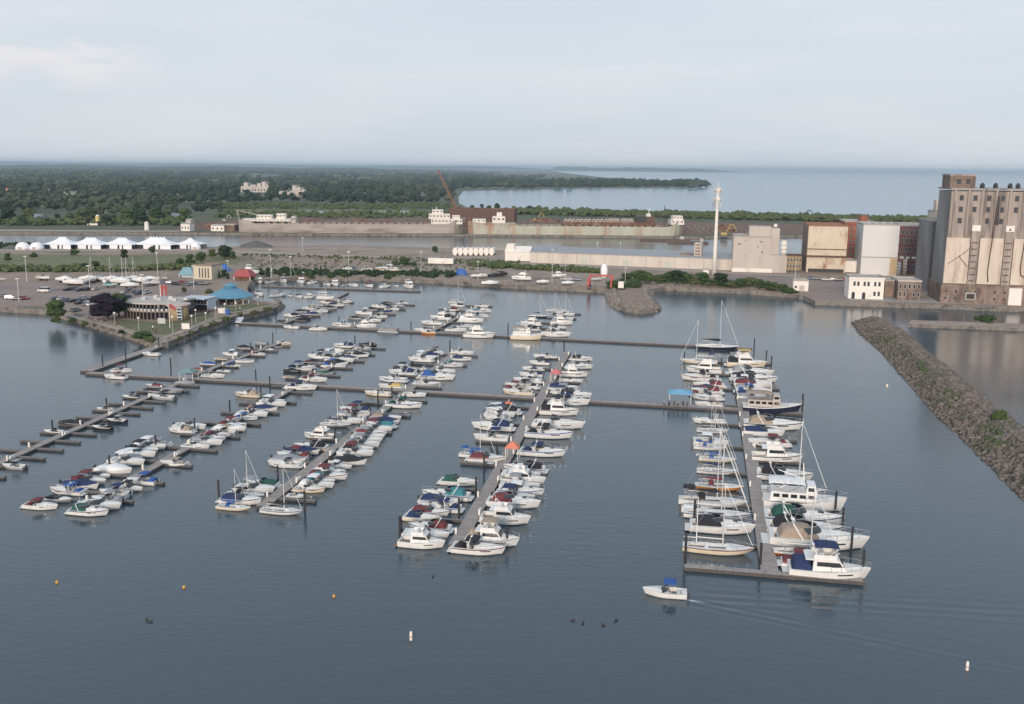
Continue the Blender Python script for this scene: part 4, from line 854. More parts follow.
MB().path([tuple(B), (-25 * dpx * .97, 0, hz * .6)], .08, 4).build('hoist_cable', M_black, o); MB().path([(4, 0, 7), (7, 0, 16), tuple(A.lerp(B, .75))], .12, 4).build('back_stay', M_black, o)
# ------------------------------------------------------------------ freighters
def freighter(name, a, b, yt_mid, hullm, decks, label, cream, hb=3.0):
    A, B = G(*a, 0), G(*b, 0); d = B - A; L = d.length; o = empty(name, A, math.atan2(d.y, d.x), label, 'ship'); Bm = 22.0
    h = zat((A.x + B.x) / 2, (A.y + B.y) / 2, yt_mid); n = 40; rings = []
    for i in range(n + 1):
        t = i / n; x = L * t
        bb = Bm / 2 * (min(1, (t / .035 + .35) if t < .03 else 1) * (1 if t < .93 else max(.02, (1 - ((t - .93) / .07) ** 2.0))))
        z = h + (hb * max(0, (t - .9) / .1) ** 1.5 * 1.2 if t > .9 else 0) + (1.2 * (1 - t / .08) if t < .08 else 0) + (2.2 if t > .925 else 0) + (2.0 if t < .06 else 0)
        fl_ = (t > .93) * (t - .93) / .07 * 4
        rings.append([(x, -bb, z), (x - fl_ * .8, -bb * (1 - .06 * fl_), .9), (x - fl_, -bb * .95 * (1 - .05 * fl_), -2), (x - fl_, bb * .95, -2), (x - fl_ * .8, bb * (1 - .06 * fl_), .9), (x, bb, z)])
    mb = MB(); mb.loft(rings, 0, False, False, ms=[0, 1, 1, 1, 0])
    for R in (rings[0], rings[-1]): mb.poly(R, 0)
    mb.build('hull', [hullm, mat('hull_waterline', (.10, .075, .065), rough=.8, var=.3)], o)
    mb = MB()
    for i in range(n): mb.poly([rings[i][0][:2] + (rings[i][0][2] - .35,), rings[i + 1][0][:2] + (rings[i + 1][0][2] - .35,), rings[i + 1][5][:2] + (rings[i + 1][5][2] - .35,), rings[i][5][:2] + (rings[i][5][2] - .35,)])
    mb.build('deck', mat('ship_deck', (.17, .10, .075), rough=.9, var=.35, scale=.3), o)
    for f in np.arange(.12, .88, .032): MB().box(L * f, L * f + 3.2, -6.5, 6.5, h - .34, h + .8).build('hatch_cover', mat('hatch', (.26, .21, .18), rough=.9, var=.3), o)
    for (f0, f1, zb, zt_, y, nm, m) in decks:
        e = MB().box(L * f0, L * f1, -y, y, h + zb, h + zt_, 0, .15, .15).build(nm, m, o)
        if nm in ('deckhouse', 'pilothouse', 'upper_house'):
            k = max(3, int((f1 - f0) * L / 3)); dx = L * (f1 - f0) / k
            for i in range(k): MB().box(L * f0 + dx * (i + .25), L * f0 + dx * (i + .75), -y - .03, -y + .1, h + zb + (zt_ - zb) * .5, h + zb + (zt_ - zb) * .72).build('window', M_win, e)
    for i in range(40): MB().tube((L * (.1 + .02 * i), -Bm / 2 + .3, h - .3), (L * (.1 + .02 * i), -Bm / 2 + .3, h + 1.0), .09, 4).build('stanchion', M_alu, o)
    return o, L, h
M_h1 = mat('weathered_grey_hull', (.36, .315, .28), rough=.85, var=.14, scale=.12, col2=(.17, .13, .11), c2amt=.35, stretch=(.5, 1, 2.5), c2scale=.05)
M_h2 = mat('pale_green_rusty_hull', (.40, .40, .33), rough=.85, var=.1, scale=.12, col2=(.33, .14, .07), c2amt=.34, stretch=(1, 1, .25), c2scale=.07)
M_shipw = mat('ship_white', (.66, .62, .56), rough=.6, var=.08, scale=.3, col2=(.45, .35, .27), c2amt=.15)
o, L, h = freighter('lake_freighter', (240, 234), (465.5, 235), 223.2, M_h1, [(.02, .23, 2.0 - .4, 3.6, 7.5, 'deckhouse', M_shipw), (.08, .145, 3.61, 7.0, 6, 'upper_house', M_shipw), (.165, .205, 3.61, 8.2, 4.5, 'upper_house', M_shipw), (.23, .25, 0, 6, 6, 'deckhouse', M_palec), (.845, .985, 0, 4.5, 8.5, 'deckhouse', M_shipw), (.835, .93, 4.51, 8.8, 8, 'upper_house', M_shipw), (.85, .9, 8.81, 12.5, 6, 'pilothouse', M_shipw), (.94, .975, 4.51, 7.5, 5, 'upper_house', M_shipw)], 'long rust-grey lake freighter with white deckhouses moored along the far canal bank', True)
MB().tube((L * .87, 0, h + 12), (L * .87, 0, h + 15), .3, 5).build('mast', M_mast, o); MB().path([(L * .0, 0, h + 3), (L * .0 - 2, 0, h + 11), (L * .1, 0, h + 6)], .3, 5).build('derrick', M_palec, o)
o, L, h = freighter('lake_freighter', (468.5, 235.5), (684, 237.5), 225.5, M_h2, [(.0, .22, 0, 1.8, 8, 'deckhouse', M_h2), (.02, .08, 1.81, 5.0, 7, 'upper_house', M_shipw), (.11, .17, 1.81, 7.5, 5.5, 'upper_house', M_shipw), (.13, .155, 7.51, 11, 3, 'funnel', M_shipw), (.93, .99, 1.9, 6.0, 8.3, 'deckhouse', M_shipw), (.94, .985, 6.01, 9.6, 7, 'pilothouse', M_shipw), (.43, .86, .81, 3.5, 7.2, 'cargo_frame', M_rust), (.77, .82, 3.51, 9, 5, 'crane_base', M_black), (.81, .86, 3.51, 8.6, 5, 'crane_house', M_rpipe)], 'pale green freighter heavily streaked with rust and piled with scrap', False)
for i in range(17):
    x = L * (.44 + .0185 * i); MB().box(x, x + 2.6, -7.6, -6.9, h + 3.51, h + 6.3, 0, .5, 0).build('arched_frame', M_palec, o); MB().box(x + .7, x + 1.9, -7.68, -7.605, h + 3.7, h + 5.4).build('frame_opening', M_rpipe, o)
for i in range(5): MB().box(L * (.44 + i * .066), L * (.50 + i * .066), -5.5, 6, h + 3.52, h + random.uniform(5.2, 7), 0, 1.2, 1.2).build('scrap_pile', mat('mixed_scrap', (.28, .22, .18), rough=.9, var=.5, scale=.7), o)
MB().tube((L * .905, 0, h), (L * .905, 0, h + 18), .4, 6).build('mast', M_black, o); MB().tube((L * .83, 0, h + 8), (L * .835, 0, h + 16), .25, 5).build('mast', M_mast, o); MB().box(L * .82, L * .84, -3, 3, h + 8.61, h + 11).build('crane_cab', M_shipw, o)
# low dark dredge barges in the canal
for i, (a, b, y, lb) in enumerate([(640, 690, 240.5, 'low dark barge in the canal under the rusty freighter bow'), (668, 708, 243.2, 'second low dark barge lying nearer the white mast')]):
    g = G(a, y, 0); w = wfor(g, b); o = empty('barge', g, -ANG, lb, 'barge'); MB().box(0, w, 0, 8, -.5, 1.2, 0, -.6).build('hull', M_rpipe, o); MB().box(1, w - 1, 1, 7, 1.21, 1.7).build('cargo', M_dark, o); MB().box(w * .8, w * .88, 2, 5, 1.71, 4).build('cabin', M_palec, o)
# ------------------------------------------------------------------ lamp posts, masts, flags
def lamppost(px, yb, yt, label, m=M_mast, r=.16, group=None, head=1):
    g = G(px, yb, LZ); h = zat(g.x, g.y, yt) - LZ; o = empty('street_lamp', g, 0, label, 'street lamp', group)
    MB().lathe([(r * 1.6, -.1), (r * 1.5, .3), (r * 1.2, .31), (r * .8, h)], 8).build('pole', m, o)
    if head: MB().box(-.8, .8, -.2, .2, h + .002, h + .25).build('lamp_head', M_alu, o)
    else: MB().lathe([(.15, h), (.42, h + .2), (.42, h + .55), (.1, h + .8)], 8).build('lamp_globe', M_paint, o)
big = sorted([(27, 282, 256.5), (19, 301, 279), (90, 290, 266), (143, 298, 275), (158, 278, 253), (194, 289, 266), (228, 275, 261)])
for i, (x, y, t) in enumerate(big): lamppost(x, y, t, 'tall pale car park lamp post, %s from the left' % ORD(i + 1), M_alu, r=.19, group='tall car park lamp posts')
bk = sorted([(271, 277, 250), (291, 277, 257), (303, 252, 238), (349, 276, 252), (421, 268, 252), (478, 281, 262), (552, 284, 250), (597, 262, 243), (620, 262, 243), (625, 287, 268), (745, 272, 255), (795, 282, 262), (757, 256, 243)])
for i, (x, y, t) in enumerate(bk): lamppost(x, y, t, 'slim light pole behind the back basin and warehouse, %s from the left' % ORD(i + 1), M_alu, .15, 'slim poles along the canal road')
pr_ = sorted([(115, 325, 314), (139, 330, 319), (173, 333, 318), (192, 327, 317), (196, 322, 311), (206, 322, 314), (216, 318, 309), (225, 313, 305), (236, 312, 304), (258, 306, 298)])
for i, (x, y, t) in enumerate(pr_): lamppost(x, y, t, 'promenade lamp with round globe, %s from the left' % ORD(i + 1), M_conc, .13, 'promenade lamps', 0)
for i, (x, y, t, lb) in enumerate([(170, 328, 303, 'white flagpole with red flag before the round brick tower'), (161, 300, 284, 'flagpole with red banner behind the clubhouse roof')]):
    g = G(x, y, LZ); h = zat(g.x, g.y, t) - LZ; o = empty('flagpole', g, 0, lb, 'flagpole'); MB().lathe([(.14, 0), (.07, h), (.14, h + .1), (.02, h + .2)], 8).build('pole', M_mast, o)
    MB().loft([[(0.05 + a * 1.0, .18 * math.sin(a * 2), h - .1 - a * .5), (0.05 + a * 1.0, .18 * math.sin(a * 2) + .03, h - 1.5 - a * .6)] for a in np.linspace(0, 2.4, 8)], 0, False, False).build('flag', M_redr, o)
# red and white banners in the car park
for i, (x, lb) in enumerate([(160.5, 'upright red advertising banner'), (164.5, 'second upright red banner right of the first')]):
    g = G(x, 298, LZ); o = empty('banner', g, 0, lb + ' behind the clubhouse', 'banner'); MB().tube((0, 0, 0), (0, 0, 6), .08, 6).build('pole', M_mast, o); MB().box(.08, 1.3, -.03, .03, 1.2, 5.9).build('cloth', M_redr, o)
for i, (x, y) in enumerate([(162, 326), (186, 331.5), (222, 315.5)]):
    g = G(x, y, LZ); o = empty('notice_board', g, -ANG, ['grey notice board on the lawn in front of the clubhouse', 'small white cabinet on the promenade edge', 'white and blue booth near the promenade bend'][i], 'sign'); MB().box(-1.5, 1.5, -.15, .15, .9, 2.9).build('board', M_paint if i else M_alu, o); MB().box(-1.3, -1.15, -.1, .1, 0, .9).box(1.15, 1.3, -.1, .1, 0, .9).build('post', M_steel, o)
    if i == 2: MB().box(1.6, 3.0, -.4, .6, .2, 2.6).build('awning', M_blt, o)
# travel lift (red)
g = G(588, 289, LZ); o = empty('boat_lift', g, -ANG, 'red gantry boat lift standing at the quay edge', 'boat lift'); lw = wfor(g, 611); lh = zat(g.x, g.y, 278) - LZ
M_rl = mat('lift_red', (.42, .08, .07), rough=.6)
for x in (0, lw):
    for y in (0, 9): MB().box(x - .4, x + .4, y - .4, y + .4, .8, lh).build('leg', M_rl, o); MB().tube((x - .3, y, .6), (x + .3, y, .6), .8, 12).build('wheel', M_black, o)
    MB().box(x - .35, x + .35, .41, 8.59, 1.4, 2.0).build('side_beam', M_rl, o)
MB().box(-.4, lw + .4, 8.6, 9.4, lh + .003, lh + .8).build('cross_beam', M_rl, o)
for x in (lw * .25, lw * .75): MB().box(x - .15, x + .15, 1, 8.4, 1.0, 1.2).build('sling', M_black, o)
g = G(604, 279, LZ); o = MB().lathe([(.3, .2), (1.3, 1.2), (1.9, 3.2), (1.9, 5.6), (1.3, 7.4), (.25, 8.2)], 16).build('shrinkwrapped_hull', M_tent, None, True, loc=g); tag(o, 'tall white shrink-wrapped boat standing bow-on beside the red lift', 'boat')
trailer(639 - 21, 623.5, 290, 'small white storage box by the stone spit', hh=3.0, name='storage_box', cat='container')

# ------------------------------------------------------------------ cars
CARM = {}
def car_meshes(kind, col):
    k = (kind, col)
    if k in CARM: return CARM[k]
    L, Wd, Hh = {'sedan': (4.6, 1.8, 1.42), 'suv': (4.7, 1.9, 1.72), 'van': (5.6, 2.0, 2.3)}[kind]
    pm = mat('car_paint_' + col, {'black': (.02, .02, .025), 'grey': (.14, .15, .16), 'silver': (.42, .43, .44), 'white': (.72, .72, .7), 'blue': (.03, .06, .13), 'red': (.25, .03, .03), 'tan': (.3, .26, .2)}[col], rough=.3, var=.03, metal=.1)
    y = Wd / 2; P_ = []
    prof = {'sedan': [(-L / 2, .35, .85), (-L / 2 + .1, .25, 1.0), (-L * .25, .25, 1.02), (0, .25, .98), (L * .25, .25, .92), (L / 2 - .15, .25, .75), (L / 2, .35, .6)],
            'suv': [(-L / 2, .4, 1.0), (-L / 2 + .1, .3, 1.12), (0, .3, 1.1), (L * .22, .3, 1.08), (L / 2 - .15, .3, .95), (L / 2, .4, .75)],
            'van': [(-L / 2, .4, 1.2), (-L / 2 + .05, .3, 1.3), (0, .3, 1.3), (L * .33, .3, 1.2), (L / 2 - .1, .3, .95), (L / 2, .4, .7)]}[kind]
    b = MB().loft([[(x, -y * .93, z0), (x, -y, (z0 + z1) / 2), (x, -y * .92, z1), (x, y * .92, z1), (x, y, (z0 + z1) / 2), (x, y * .93, z0)] for x, z0, z1 in prof]); P_.append(('body', b.mesh('body', pm), None))
    c0, c1, f0, f1 = {'sedan': (-L * .42, -L * .22, L * .08, L * .24), 'suv': (-L * .49, -L * .44, L * .1, L * .24), 'van': (-L * .495, -L * .48, L * .27, L * .37)}[kind]
    zb = {'sedan': .98, 'suv': 1.08, 'van': 1.25}[kind]
    g_ = MB().loft([[(x, -yy, z), (x, yy, z)] for x, yy, z in ((c0, y * .88, zb), (c1, y * .74, Hh - .06), (f0, y * .74, Hh - .06), (f1, y * .88, zb))], 0, False, False)
    g_.poly([(c0, -y * .88, zb), (f1, -y * .88, zb), (f0, -y * .74, Hh - .06), (c1, -y * .74, Hh - .06)]); g_.poly([(c0, y * .88, zb), (c1, y * .74, Hh - .06), (f0, y * .74, Hh - .06), (f1, y * .88, zb)])
    P_.append(('windows', g_.mesh('windows', M_glass), None)); P_.append(('roof', MB().box(c1 + .02, f0 - .02, -y * .75, y * .75, Hh - .07, Hh, 0, .08, .06).mesh('roof', pm), None))
    for sx in (-.31, .31):
        for sy in (-1, 1): P_.append(('wheel', MB().tube((L * sx, sy * y * .82, .33), (L * sx, sy * y * 1.01, .33), .33, 12).mesh('wheel', M_black), None))
    for sy in (-1, 1): P_.append(('headlight', MB().box(L / 2 - .12, L / 2 + .005, sy * y * .7 - .16, sy * y * .7 + .16, .62, .76).mesh('headlight', M_alu), None)); P_.append(('taillight', MB().box(-L / 2 - .01, -L / 2 + .1, sy * y * .75 - .12, sy * y * .75 + .12, .75, .95).mesh('taillight', M_redr), None))
    CARM[k] = P_; return P_
ci = 0
def car(px, py, kind, col, ang, label, group='cars in the marina car park'):
    o = empty({'sedan': 'parked_car', 'suv': 'parked_suv', 'van': 'parked_van'}[kind], G(px, py, LZ + .03), -ANG + ang, label, 'van' if kind == 'van' else 'car', group)
    for n, me, _ in car_meshes(kind, col): inst(n, me, o)
car(44, 292, 'van', 'white', math.pi, 'white minibus alone in the middle of the car park')
rows = {'in the middle row right of the minibus': [(68, 290.5), (74, 289.5), (80, 291), (87, 290.5), (95, 290)], 'at the left edge of the car park': [(4, 297), (11, 299), (17, 300), (24, 299.5)],
        'in the short row by the bank tree': [(55, 299.5), (62, 300), (67, 301.5), (73, 302), (79, 301), (84, 299.5), (80, 304), (86, 305.5), (91, 305.5), (76, 311.5), (100, 297), (107, 299.5)],
        'in the row behind the clubhouse roof': [(124, 293), (129, 291), (134, 292.5), (138, 294.5), (143, 292), (147, 293.5), (150, 286), (121, 297), (127, 298)], 'near the teal kiosk': [(171, 283.5), (176, 285), (182, 283), (186, 286), (190, 284), (196, 284.5), (203, 285), (207, 283.5)],
        'on the grain quay road': [(812, 279.5), (818, 280), (822, 279), (838, 281), (843, 280.5), (826, 281), (833, 280)],
        'by the canal road right of the kiosk': [(262, 272), (281, 270.5), (352, 268.5), (500, 276), (577, 280.5), (492, 277)]}
cc = ['black', 'grey', 'blue', 'black', 'silver', 'grey', 'white', 'black', 'red', 'grey', 'silver', 'blue']
for lb, L_ in rows.items():
    for i, (x, y) in enumerate(sorted(L_)):
        col = cc[ci % 12]; kind = ['sedan', 'suv', 'sedan', 'suv', 'sedan'][ci % 5]; ci += 1
        car(x, y, kind, col, random.choice([1.35, 1.5, 1.7]) if 'row' in lb else random.choice([0, 3.1, .3]), '%s %s %s, %s from the left' % (col, 'hatchback' if kind == 'suv' else 'saloon', lb, ORD(i + 1)))
# people on the promenade
def person(px, py, top, label, a):
    o = empty('person', G(px, py, LZ), a, label, 'person', 'people on the promenade'); k = MB()
    rings = [[(r * cx * math.cos(t) + ox, r * .6 * math.sin(t), z) for t in np.linspace(0, 6.28, 11)[:-1]] for z, r, cx, ox in ((0.0, .10, 1.4, .0), (.1, .12, 1.3, 0), (.5, .14, 1.3, 0), (.85, .19, 1.0, 0), (1.0, .17, 1, 0), (1.35, .22, 1, 0), (1.45, .17, 1, 0), (1.5, .07, 1, 0), (1.55, .08, 1, 0), (1.65, .11, .85, 0), (1.76, .08, .85, 0), (1.79, .02, 1, 0))]
    k.loft(rings, 0); sk = mat('skin', (.45, .28, .2), rough=.6); k.tube((.21, 0, 1.4), (.27, .05, .85), .05, 6, 0, .035); k.tube((-.21, 0, 1.4), (-.27, .08, .85), .05, 6, 0, .035); k.build('body', sk, o, True)
    MB().loft([[(x * 1.15, y * 1.15, z) for x, y, z in r] for r in rings[3:7]], 0, True, False).build('shirt', top, o); MB().loft([[(x * 1.12, y * 1.15, z) for x, y, z in r] for r in rings[1:5]], 0, True, False).build('trousers', M_black, o); MB().loft([[(x * 1.1, y * 1.1, z + .02) for x, y, z in r] for r in rings[9:]], 0).build('hair', M_teak, o)
for i, (x, y, c) in enumerate([(153, 330, 'w'), (156, 333, 'r'), (150, 331.5, 'b'), (185, 329, 'w'), (190, 326, 'r'), (212, 320, 'n'), (240, 311, 'w')]): person(x, y, cvm(c), 'standing person in %s top on the promenade, %s from the left' % (CV[c][0], ORD(sorted([153, 156, 150, 185, 190, 212, 240]).index(x) + 1)), i)

# ------------------------------------------------------------------ docks
def dock_empty(name, loc, label): return empty(name, loc, 0, label, 'dock')
def slab(mb, a, b, wd, z0=.12, z1=.62, m=0):
    d = (b - a).normalized(); n = Vector((-d.y, d.x, 0)) * wd / 2
    mb.prism([(a - n)[:2], (b - n)[:2], (b + n)[:2], (a + n)[:2]], z0, z1, 1, 0)
PZ = [0]
def pier(name, label, a, b, wd, fingers, piles=(), peds=True, flen=8.0):
    PZ[0] += 1; zz = .007 * PZ[0]; wd *= .82
    """a,b pixel ends; fingers = list of (pixel y on the centreline, side, length m)"""
    A, B = G(*a, .6), G(*b, .6); o = dock_empty(name, (A.x, A.y, 0), label); o0 = Vector((A.x, A.y, 0))
    d = (B - A); Ln = d.length; d.normalize(); n = Vector((-d.y, d.x, 0))
    o.rotation_euler = (0, 0, math.atan2(d.y, d.x))
    MB().prism([(0, -wd / 2), (Ln, -wd / 2), (Ln, wd / 2), (0, wd / 2)], .1 - zz, .56 + zz, 1, 0).build('walkway', [M_wood, M_woodd], o)
    inv = Matrix.Rotation(-math.atan2(d.y, d.x), 3, 'Z'); Sx = inv @ S
    for (py, sd_, fl) in fingers:
        # parameter along the centreline
        lo, hi = 0.0, Ln
        for _ in range(30):
            mdl = (lo + hi) / 2
            if proj(A + d * mdl)[1] > py: lo = mdl
            else: hi = mdl
        t = lo; q = Sx * sd_; st = Vector((t, 0, 0)) + q * (wd / 2 + .02); en = st + q * fl; nn = Vector((-q.y, q.x, 0)) * .42
        MB().prism([tuple((st - nn)[:2]), tuple((en - nn)[:2]), tuple((en + nn)[:2]), tuple((st + nn)[:2])], .12 - zz, .50 + zz * .5, 1, 0).build('finger_dock', [M_finger, M_woodd], o)
    for (px, py, hh) in piles:
        g = inv @ (G(px, py) - o0); MB().lathe([(.2, -1), (.2, hh), (.05, hh + .15)], 8, 0, (g.x, g.y)).build('piling', M_pile, o)
    if peds:
        k = int(Ln / 9)
        for i in range(k):
            s = (-1) ** i; x = Ln * (i + .5) / k
            MB().box(x - .18, x + .18, s * wd * .42 - .15, s * wd * .42 + .15, .621, 1.65).build('power_pedestal', M_paint, o)
            if i % 2: MB().box(x + 1, x + 2.2, s * wd * .36 - .25, s * wd * .36 + .25, .622, 1.15, 0, .05, .05).build('dock_box', M_paint, o)
    return o
def fy(y0, y1, k, side, L): # evenly spaced in world between two pixel rows of a pier
    r = []
    for i in range(k):
        t = i / max(1, k - 1); d0, d1 = 1 / (y0 - 165.0), 1 / (y1 - 165.0); r.append((165.0 + 1 / (d0 + (d1 - d0) * t), side, L))
    return r
PIERS = {
 1: ('leftmost pier', (-45, 482), (186, 378), 2.6), 2: ('fourth pier from the right', (76, 510), (371, 344), 2.6), 3: ('third pier from the right', (262, 506), (457, 350), 2.8),
 4: ('second pier from the right', (455, 545), (566, 352), 3.0), 5: ('rightmost pier', (769, 573), (734, 352), 3.0)}
pier('floating_pier', 'leftmost long floating pier with many empty finger docks', (-45, 482), (189, 378), 2.4, fy(474, 384, 14, 1, 6.0) + fy(470, 386, 12, -1, 5.2), [(53, 434, 3.2), (107, 411, 3.2)])
pier('floating_pier', 'short upper run of the leftmost pier beyond the cross walkway', (196, 374), (282, 341.5), 2.4, fy(371, 345, 6, 1, 5) + fy(371, 345, 6, -1, 5), [(273, 343, 3.5), (251, 352, 3)])
pier('floating_pier', 'fourth pier from the right, long and lined with motorboats', (76, 510), (372, 343), 2.5, fy(498, 347, 15, 1, 6.0) + fy(492, 347, 16, -1, 6.0), [(110, 471, 3.2), (156, 450, 3.2), (195, 432, 3.2), (230, 413, 3.2), (261, 398, 3.2), (270, 387, 3), (355, 346, 3.6)])
pier('floating_pier', 'third pier from the right with sailboats at its near end', (262, 506), (458, 350), 2.8, fy(497, 354, 10, 1, 7) + fy(488, 354, 9, -1, 7), [(219, 499, 3.6), (305, 513, 4), (278, 481, 3), (335, 440, 3), (378, 406, 3.6), (392, 400, 3.4), (450, 351, 3.6)])
pier('floating_pier', 'second pier from the right, densely packed with cabin cruisers', (456, 545), (567, 352), 3.0, fy(532, 358, 10, 1, 7) + fy(520, 358, 10, -1, 7.5), [(400, 540, 4), (401, 537, 3.5), (507, 547, 3.5), (476, 495, 3.5), (484, 471, 3.5), (497, 457, 3), (564, 352, 4), (459, 518, 3.5)])
pier('floating_pier', 'rightmost pier with the biggest yachts and a crossbar at its near end', (770, 573), (734, 352), 3.2, fy(556, 362, 10, 1, 9.5) + fy(545, 362, 9, -1, 9), [(685, 563, 4.6), (862, 579, 4.6), (694, 525, 4.5), (760, 568, 4), (842, 532, 4.2), (835, 514, 4.2), (851, 552, 4.2), (802, 414, 4.2), (766, 363, 4), (771, 369, 4), (684, 362, 3.6), (721, 371, 4), (754, 350, 4)])
pier('cross_dock', 'long thin crossbar dock closing the near end of the rightmost pier', (684, 565.5), (863, 580), 1.8, [], peds=False)
pier('cross_walkway', 'long walkway crossing all the long piers through the middle', (88, 372.5), (802, 412.5), 3.2, [], [(171, 372, 4.2), (256, 382, 3.5), (802, 410, 4.2)], False)
pier('cross_walkway', 'upper walkway crossing behind the long piers to the right', (240, 322.5), (752, 348), 3.0, [], [(276, 322, 3.5), (339, 325, 3.5), (411, 331, 3.5), (508, 334, 4)], False)
pier('gangway_dock', 'angled dock running from the promenade to the left end of the cross walkway', (86, 371), (160, 345.5), 4.6, [], [(103, 368, 4), (126, 362, 4.2), (159, 350, 4)], False)
for i, (a, b) in enumerate((((284, 323), (344, 300.5)), ((352, 327), (404, 303)), ((432, 331), (481, 304.5)), ((541, 336.5), (568, 312)))):
    y0, y1 = a[1] - 3, b[1] + 1
    pier('floating_pier', 'short pier of the back row, %s from the left' % ORD(i + 1), a, b, 2.2, fy(y0, y1, 5, 1, 5) + fy(y0, y1, 5, -1, 5), [], True)
pier('floating_pier', 'basin dock along the far bank behind the back row', (262, 286), (420, 291), 2.2, [], [], False); pier('floating_pier', 'diagonal finger dock beside the big white boat in the back basin', (334, 299), (347, 292.5), 2.2, [], [], False)
# gangways: ramps from land
for i, (a, b) in enumerate((((165, 341), (156, 347)), ((241, 317), (238, 322)))):
    A, B = G(*a, 2.05), G(*b, .68); d = B - A; n = Vector((-d.y, d.x, 0)).normalized() * 1.2
    o = MB().loft([[A - n, A + n, A + n + Vector((0, 0, -.25)), A - n + Vector((0, 0, -.25))], [B - n, B + n, B + n + Vector((0, 0, -.25)), B - n + Vector((0, 0, -.25))]])
    o.path([A - n + Vector((0, 0, 1)), B - n + Vector((0, 0, 1))], .06).path([A + n + Vector((0, 0, 1)), B + n + Vector((0, 0, 1))], .06); tag(o.build('gangway_ramp', M_alu), ['metal ramp from the clubhouse promenade down to the angled dock', 'short metal ramp from the promenade bend to the upper walkway'][i], 'ramp')
def gaz(px, py, wpx, m, label, rise=1.1):
    g = G(px, py, .65); r = wpx * proj(g)[2] / F / 2; o = empty('dock_canopy', g, -ANG, label, 'canopy')
    MB().loft([[(-r, -r * .8, 2.5), (r, -r * .8, 2.5), (r, r * .8, 2.5), (-r, r * .8, 2.5)], [(-r, -r * .8, 2.62), (r, -r * .8, 2.62), (r, r * .8, 2.62), (-r, r * .8, 2.62)], [(-.25, -.2, 2.62 + rise), (.25, -.2, 2.62 + rise), (.25, .2, 2.62 + rise), (-.25, .2, 2.62 + rise)]]).build('roof', m, o)
    for a in (-1, 1):
        for b in (-1, 1): MB().tube((a * r * .88, b * r * .7, 0), (a * r * .88, b * r * .7, 2.5), .07).build('post', M_paint, o)
gaz(512.5, 459, 14, M_orr, 'faded orange roofed shelter standing on the second pier from right'); gaz(555.5, 382, 11, M_pkr, 'small pinkish red roofed shelter near the far end of the cruiser pier')
gaz(189, 380.5, 16, mat('pale_teal_roof', (.16, .25, .26), rough=.8), 'pale teal roofed shelter where the leftmost pier meets the walkway'); gaz(680, 402, 24, mat('light_blue_roof', (.16, .36, .52), rough=.7), 'light blue canopy on the cross walkway left of the rightmost pier', .8)
for i, (x, y) in enumerate([(669, 406.5), (674, 406), (678, 406.6), (683, 406.2), (687, 407), (664, 406)]): 
    q = G(x, y, .63); person(x, y, cvm('nke'[i % 3]), 'person in %s top on the cross walkway by the blue canopy, %s from the left' % (['navy', 'black', 'grey'][i % 3], ORD([2, 3, 4, 5, 6, 1][i])), i * 1.0); C.objects[-1]
for ob in C.objects:
    if ob.name.startswith('person') and ob.parent is None and proj(ob.location)[1] > 380: ob.location.z = .63; ob['group'] = 'people on the cross walkway'; 
for ob in [x for x in C.objects if x.name.startswith('person') and x.get('group') == 'people on the cross walkway']:
    lo = Vector(ob.location); s_ = (HC - .63) / (HC - LZ); ob.location = (lo.x * s_, lo.y * s_, .63)

# ------------------------------------------------------------------ boats
def bm_half(t, B, full=.5, tr=.88):
    if t < full: return B / 2 * (tr + (1 - tr) * math.sin(math.pi / 2 * t / full))
    return B / 2 * max(.015, 1 - ((t - full) / (1 - full)) ** 2.3)
def hull_mesh(L, B, h, hc, full=.45, tr=.88, sheer=.45, rake=.9, stripe=None, bilge=.85):
    rings = []; n = 16
    for i in range(n + 1):
        t = i / n; t = t if i < n else 1.0; x = -L / 2 + L * t; b = bm_half(t, B, full, tr); zs = h * (1 + sheer * max(0, t - .25) ** 1.6)
        bk = rake * max(0, (t - .6) / .4) ** 2; c = bilge * (1 - .45 * max(0, (t - .5) / .5) ** 1.5)
        sec = [(x, b, zs), (x, b * 1.005, zs - .14), (x - bk * .55, b * (c + 1) / 2 * 1.01, h * .36), (x - bk * .75, b * (c * 1.02), .13), (x - bk, b * c * .98, 0.0), (x - bk * 1.05, b * .12, -.35)]
        rings.append(sec + [(p[0], -p[1], p[2]) for p in reversed(sec)])
    ms = [1, 0, 0, 2, 2, 2, 2, 2, 0, 0, 1]
    mb = MB(); mb.loft(rings, 0, False, False, ms=ms + [0]); mb.poly(rings[0], 0)
    hcm = hm(hc); trim = {'w': M_deck, 'c': M_deck, 'd': hm('w'), 'o': hm('w'), 'R': hm('c')}.get(hc, M_deck)
    if stripe: trim = cvm(stripe)
    return mb.mesh('hull', [hcm, trim, M_bot], False)
def deck_mesh(L, B, h, nodes, sheer=.45, full=.45, tr=.88, iw=.8):
    """nodes: list of (t, floor/deck offset from sheer, crown height, inner width factor)"""
    rings = []
    for t, off, cr, w_ in nodes:
        x = -L / 2 + L * t; b = bm_half(t, B, full, tr); zs = h * (1 + sheer * max(0, t - .25) ** 1.6)
        half = [(x, b, zs + .004), (x, b * .9, zs + .04), (x, b * w_, zs + .03 + (0 if off < 0 else 0)), (x, b * w_ * .96, zs + off), (x, b * w_ * .5, zs + off + cr * .75), (x, 0, zs + off + cr)]
        rings.append(half + [(p[0], -p[1], p[2]) for p in reversed(half[:-1])])
    mb = MB(); mb.loft(rings, 0, False, False)
    mb.m = []
    for i in range(len(rings) - 1):
        fl = nodes[i][1] < -.05 and nodes[i + 1][1] < -.05
        mb.m += [0, 0, 0] + ([1, 1, 1, 1] if fl else [0, 0, 0, 0]) + [0, 0, 0]
    me = mb.mesh('deck', [M_deck, M_int]); 
    return me
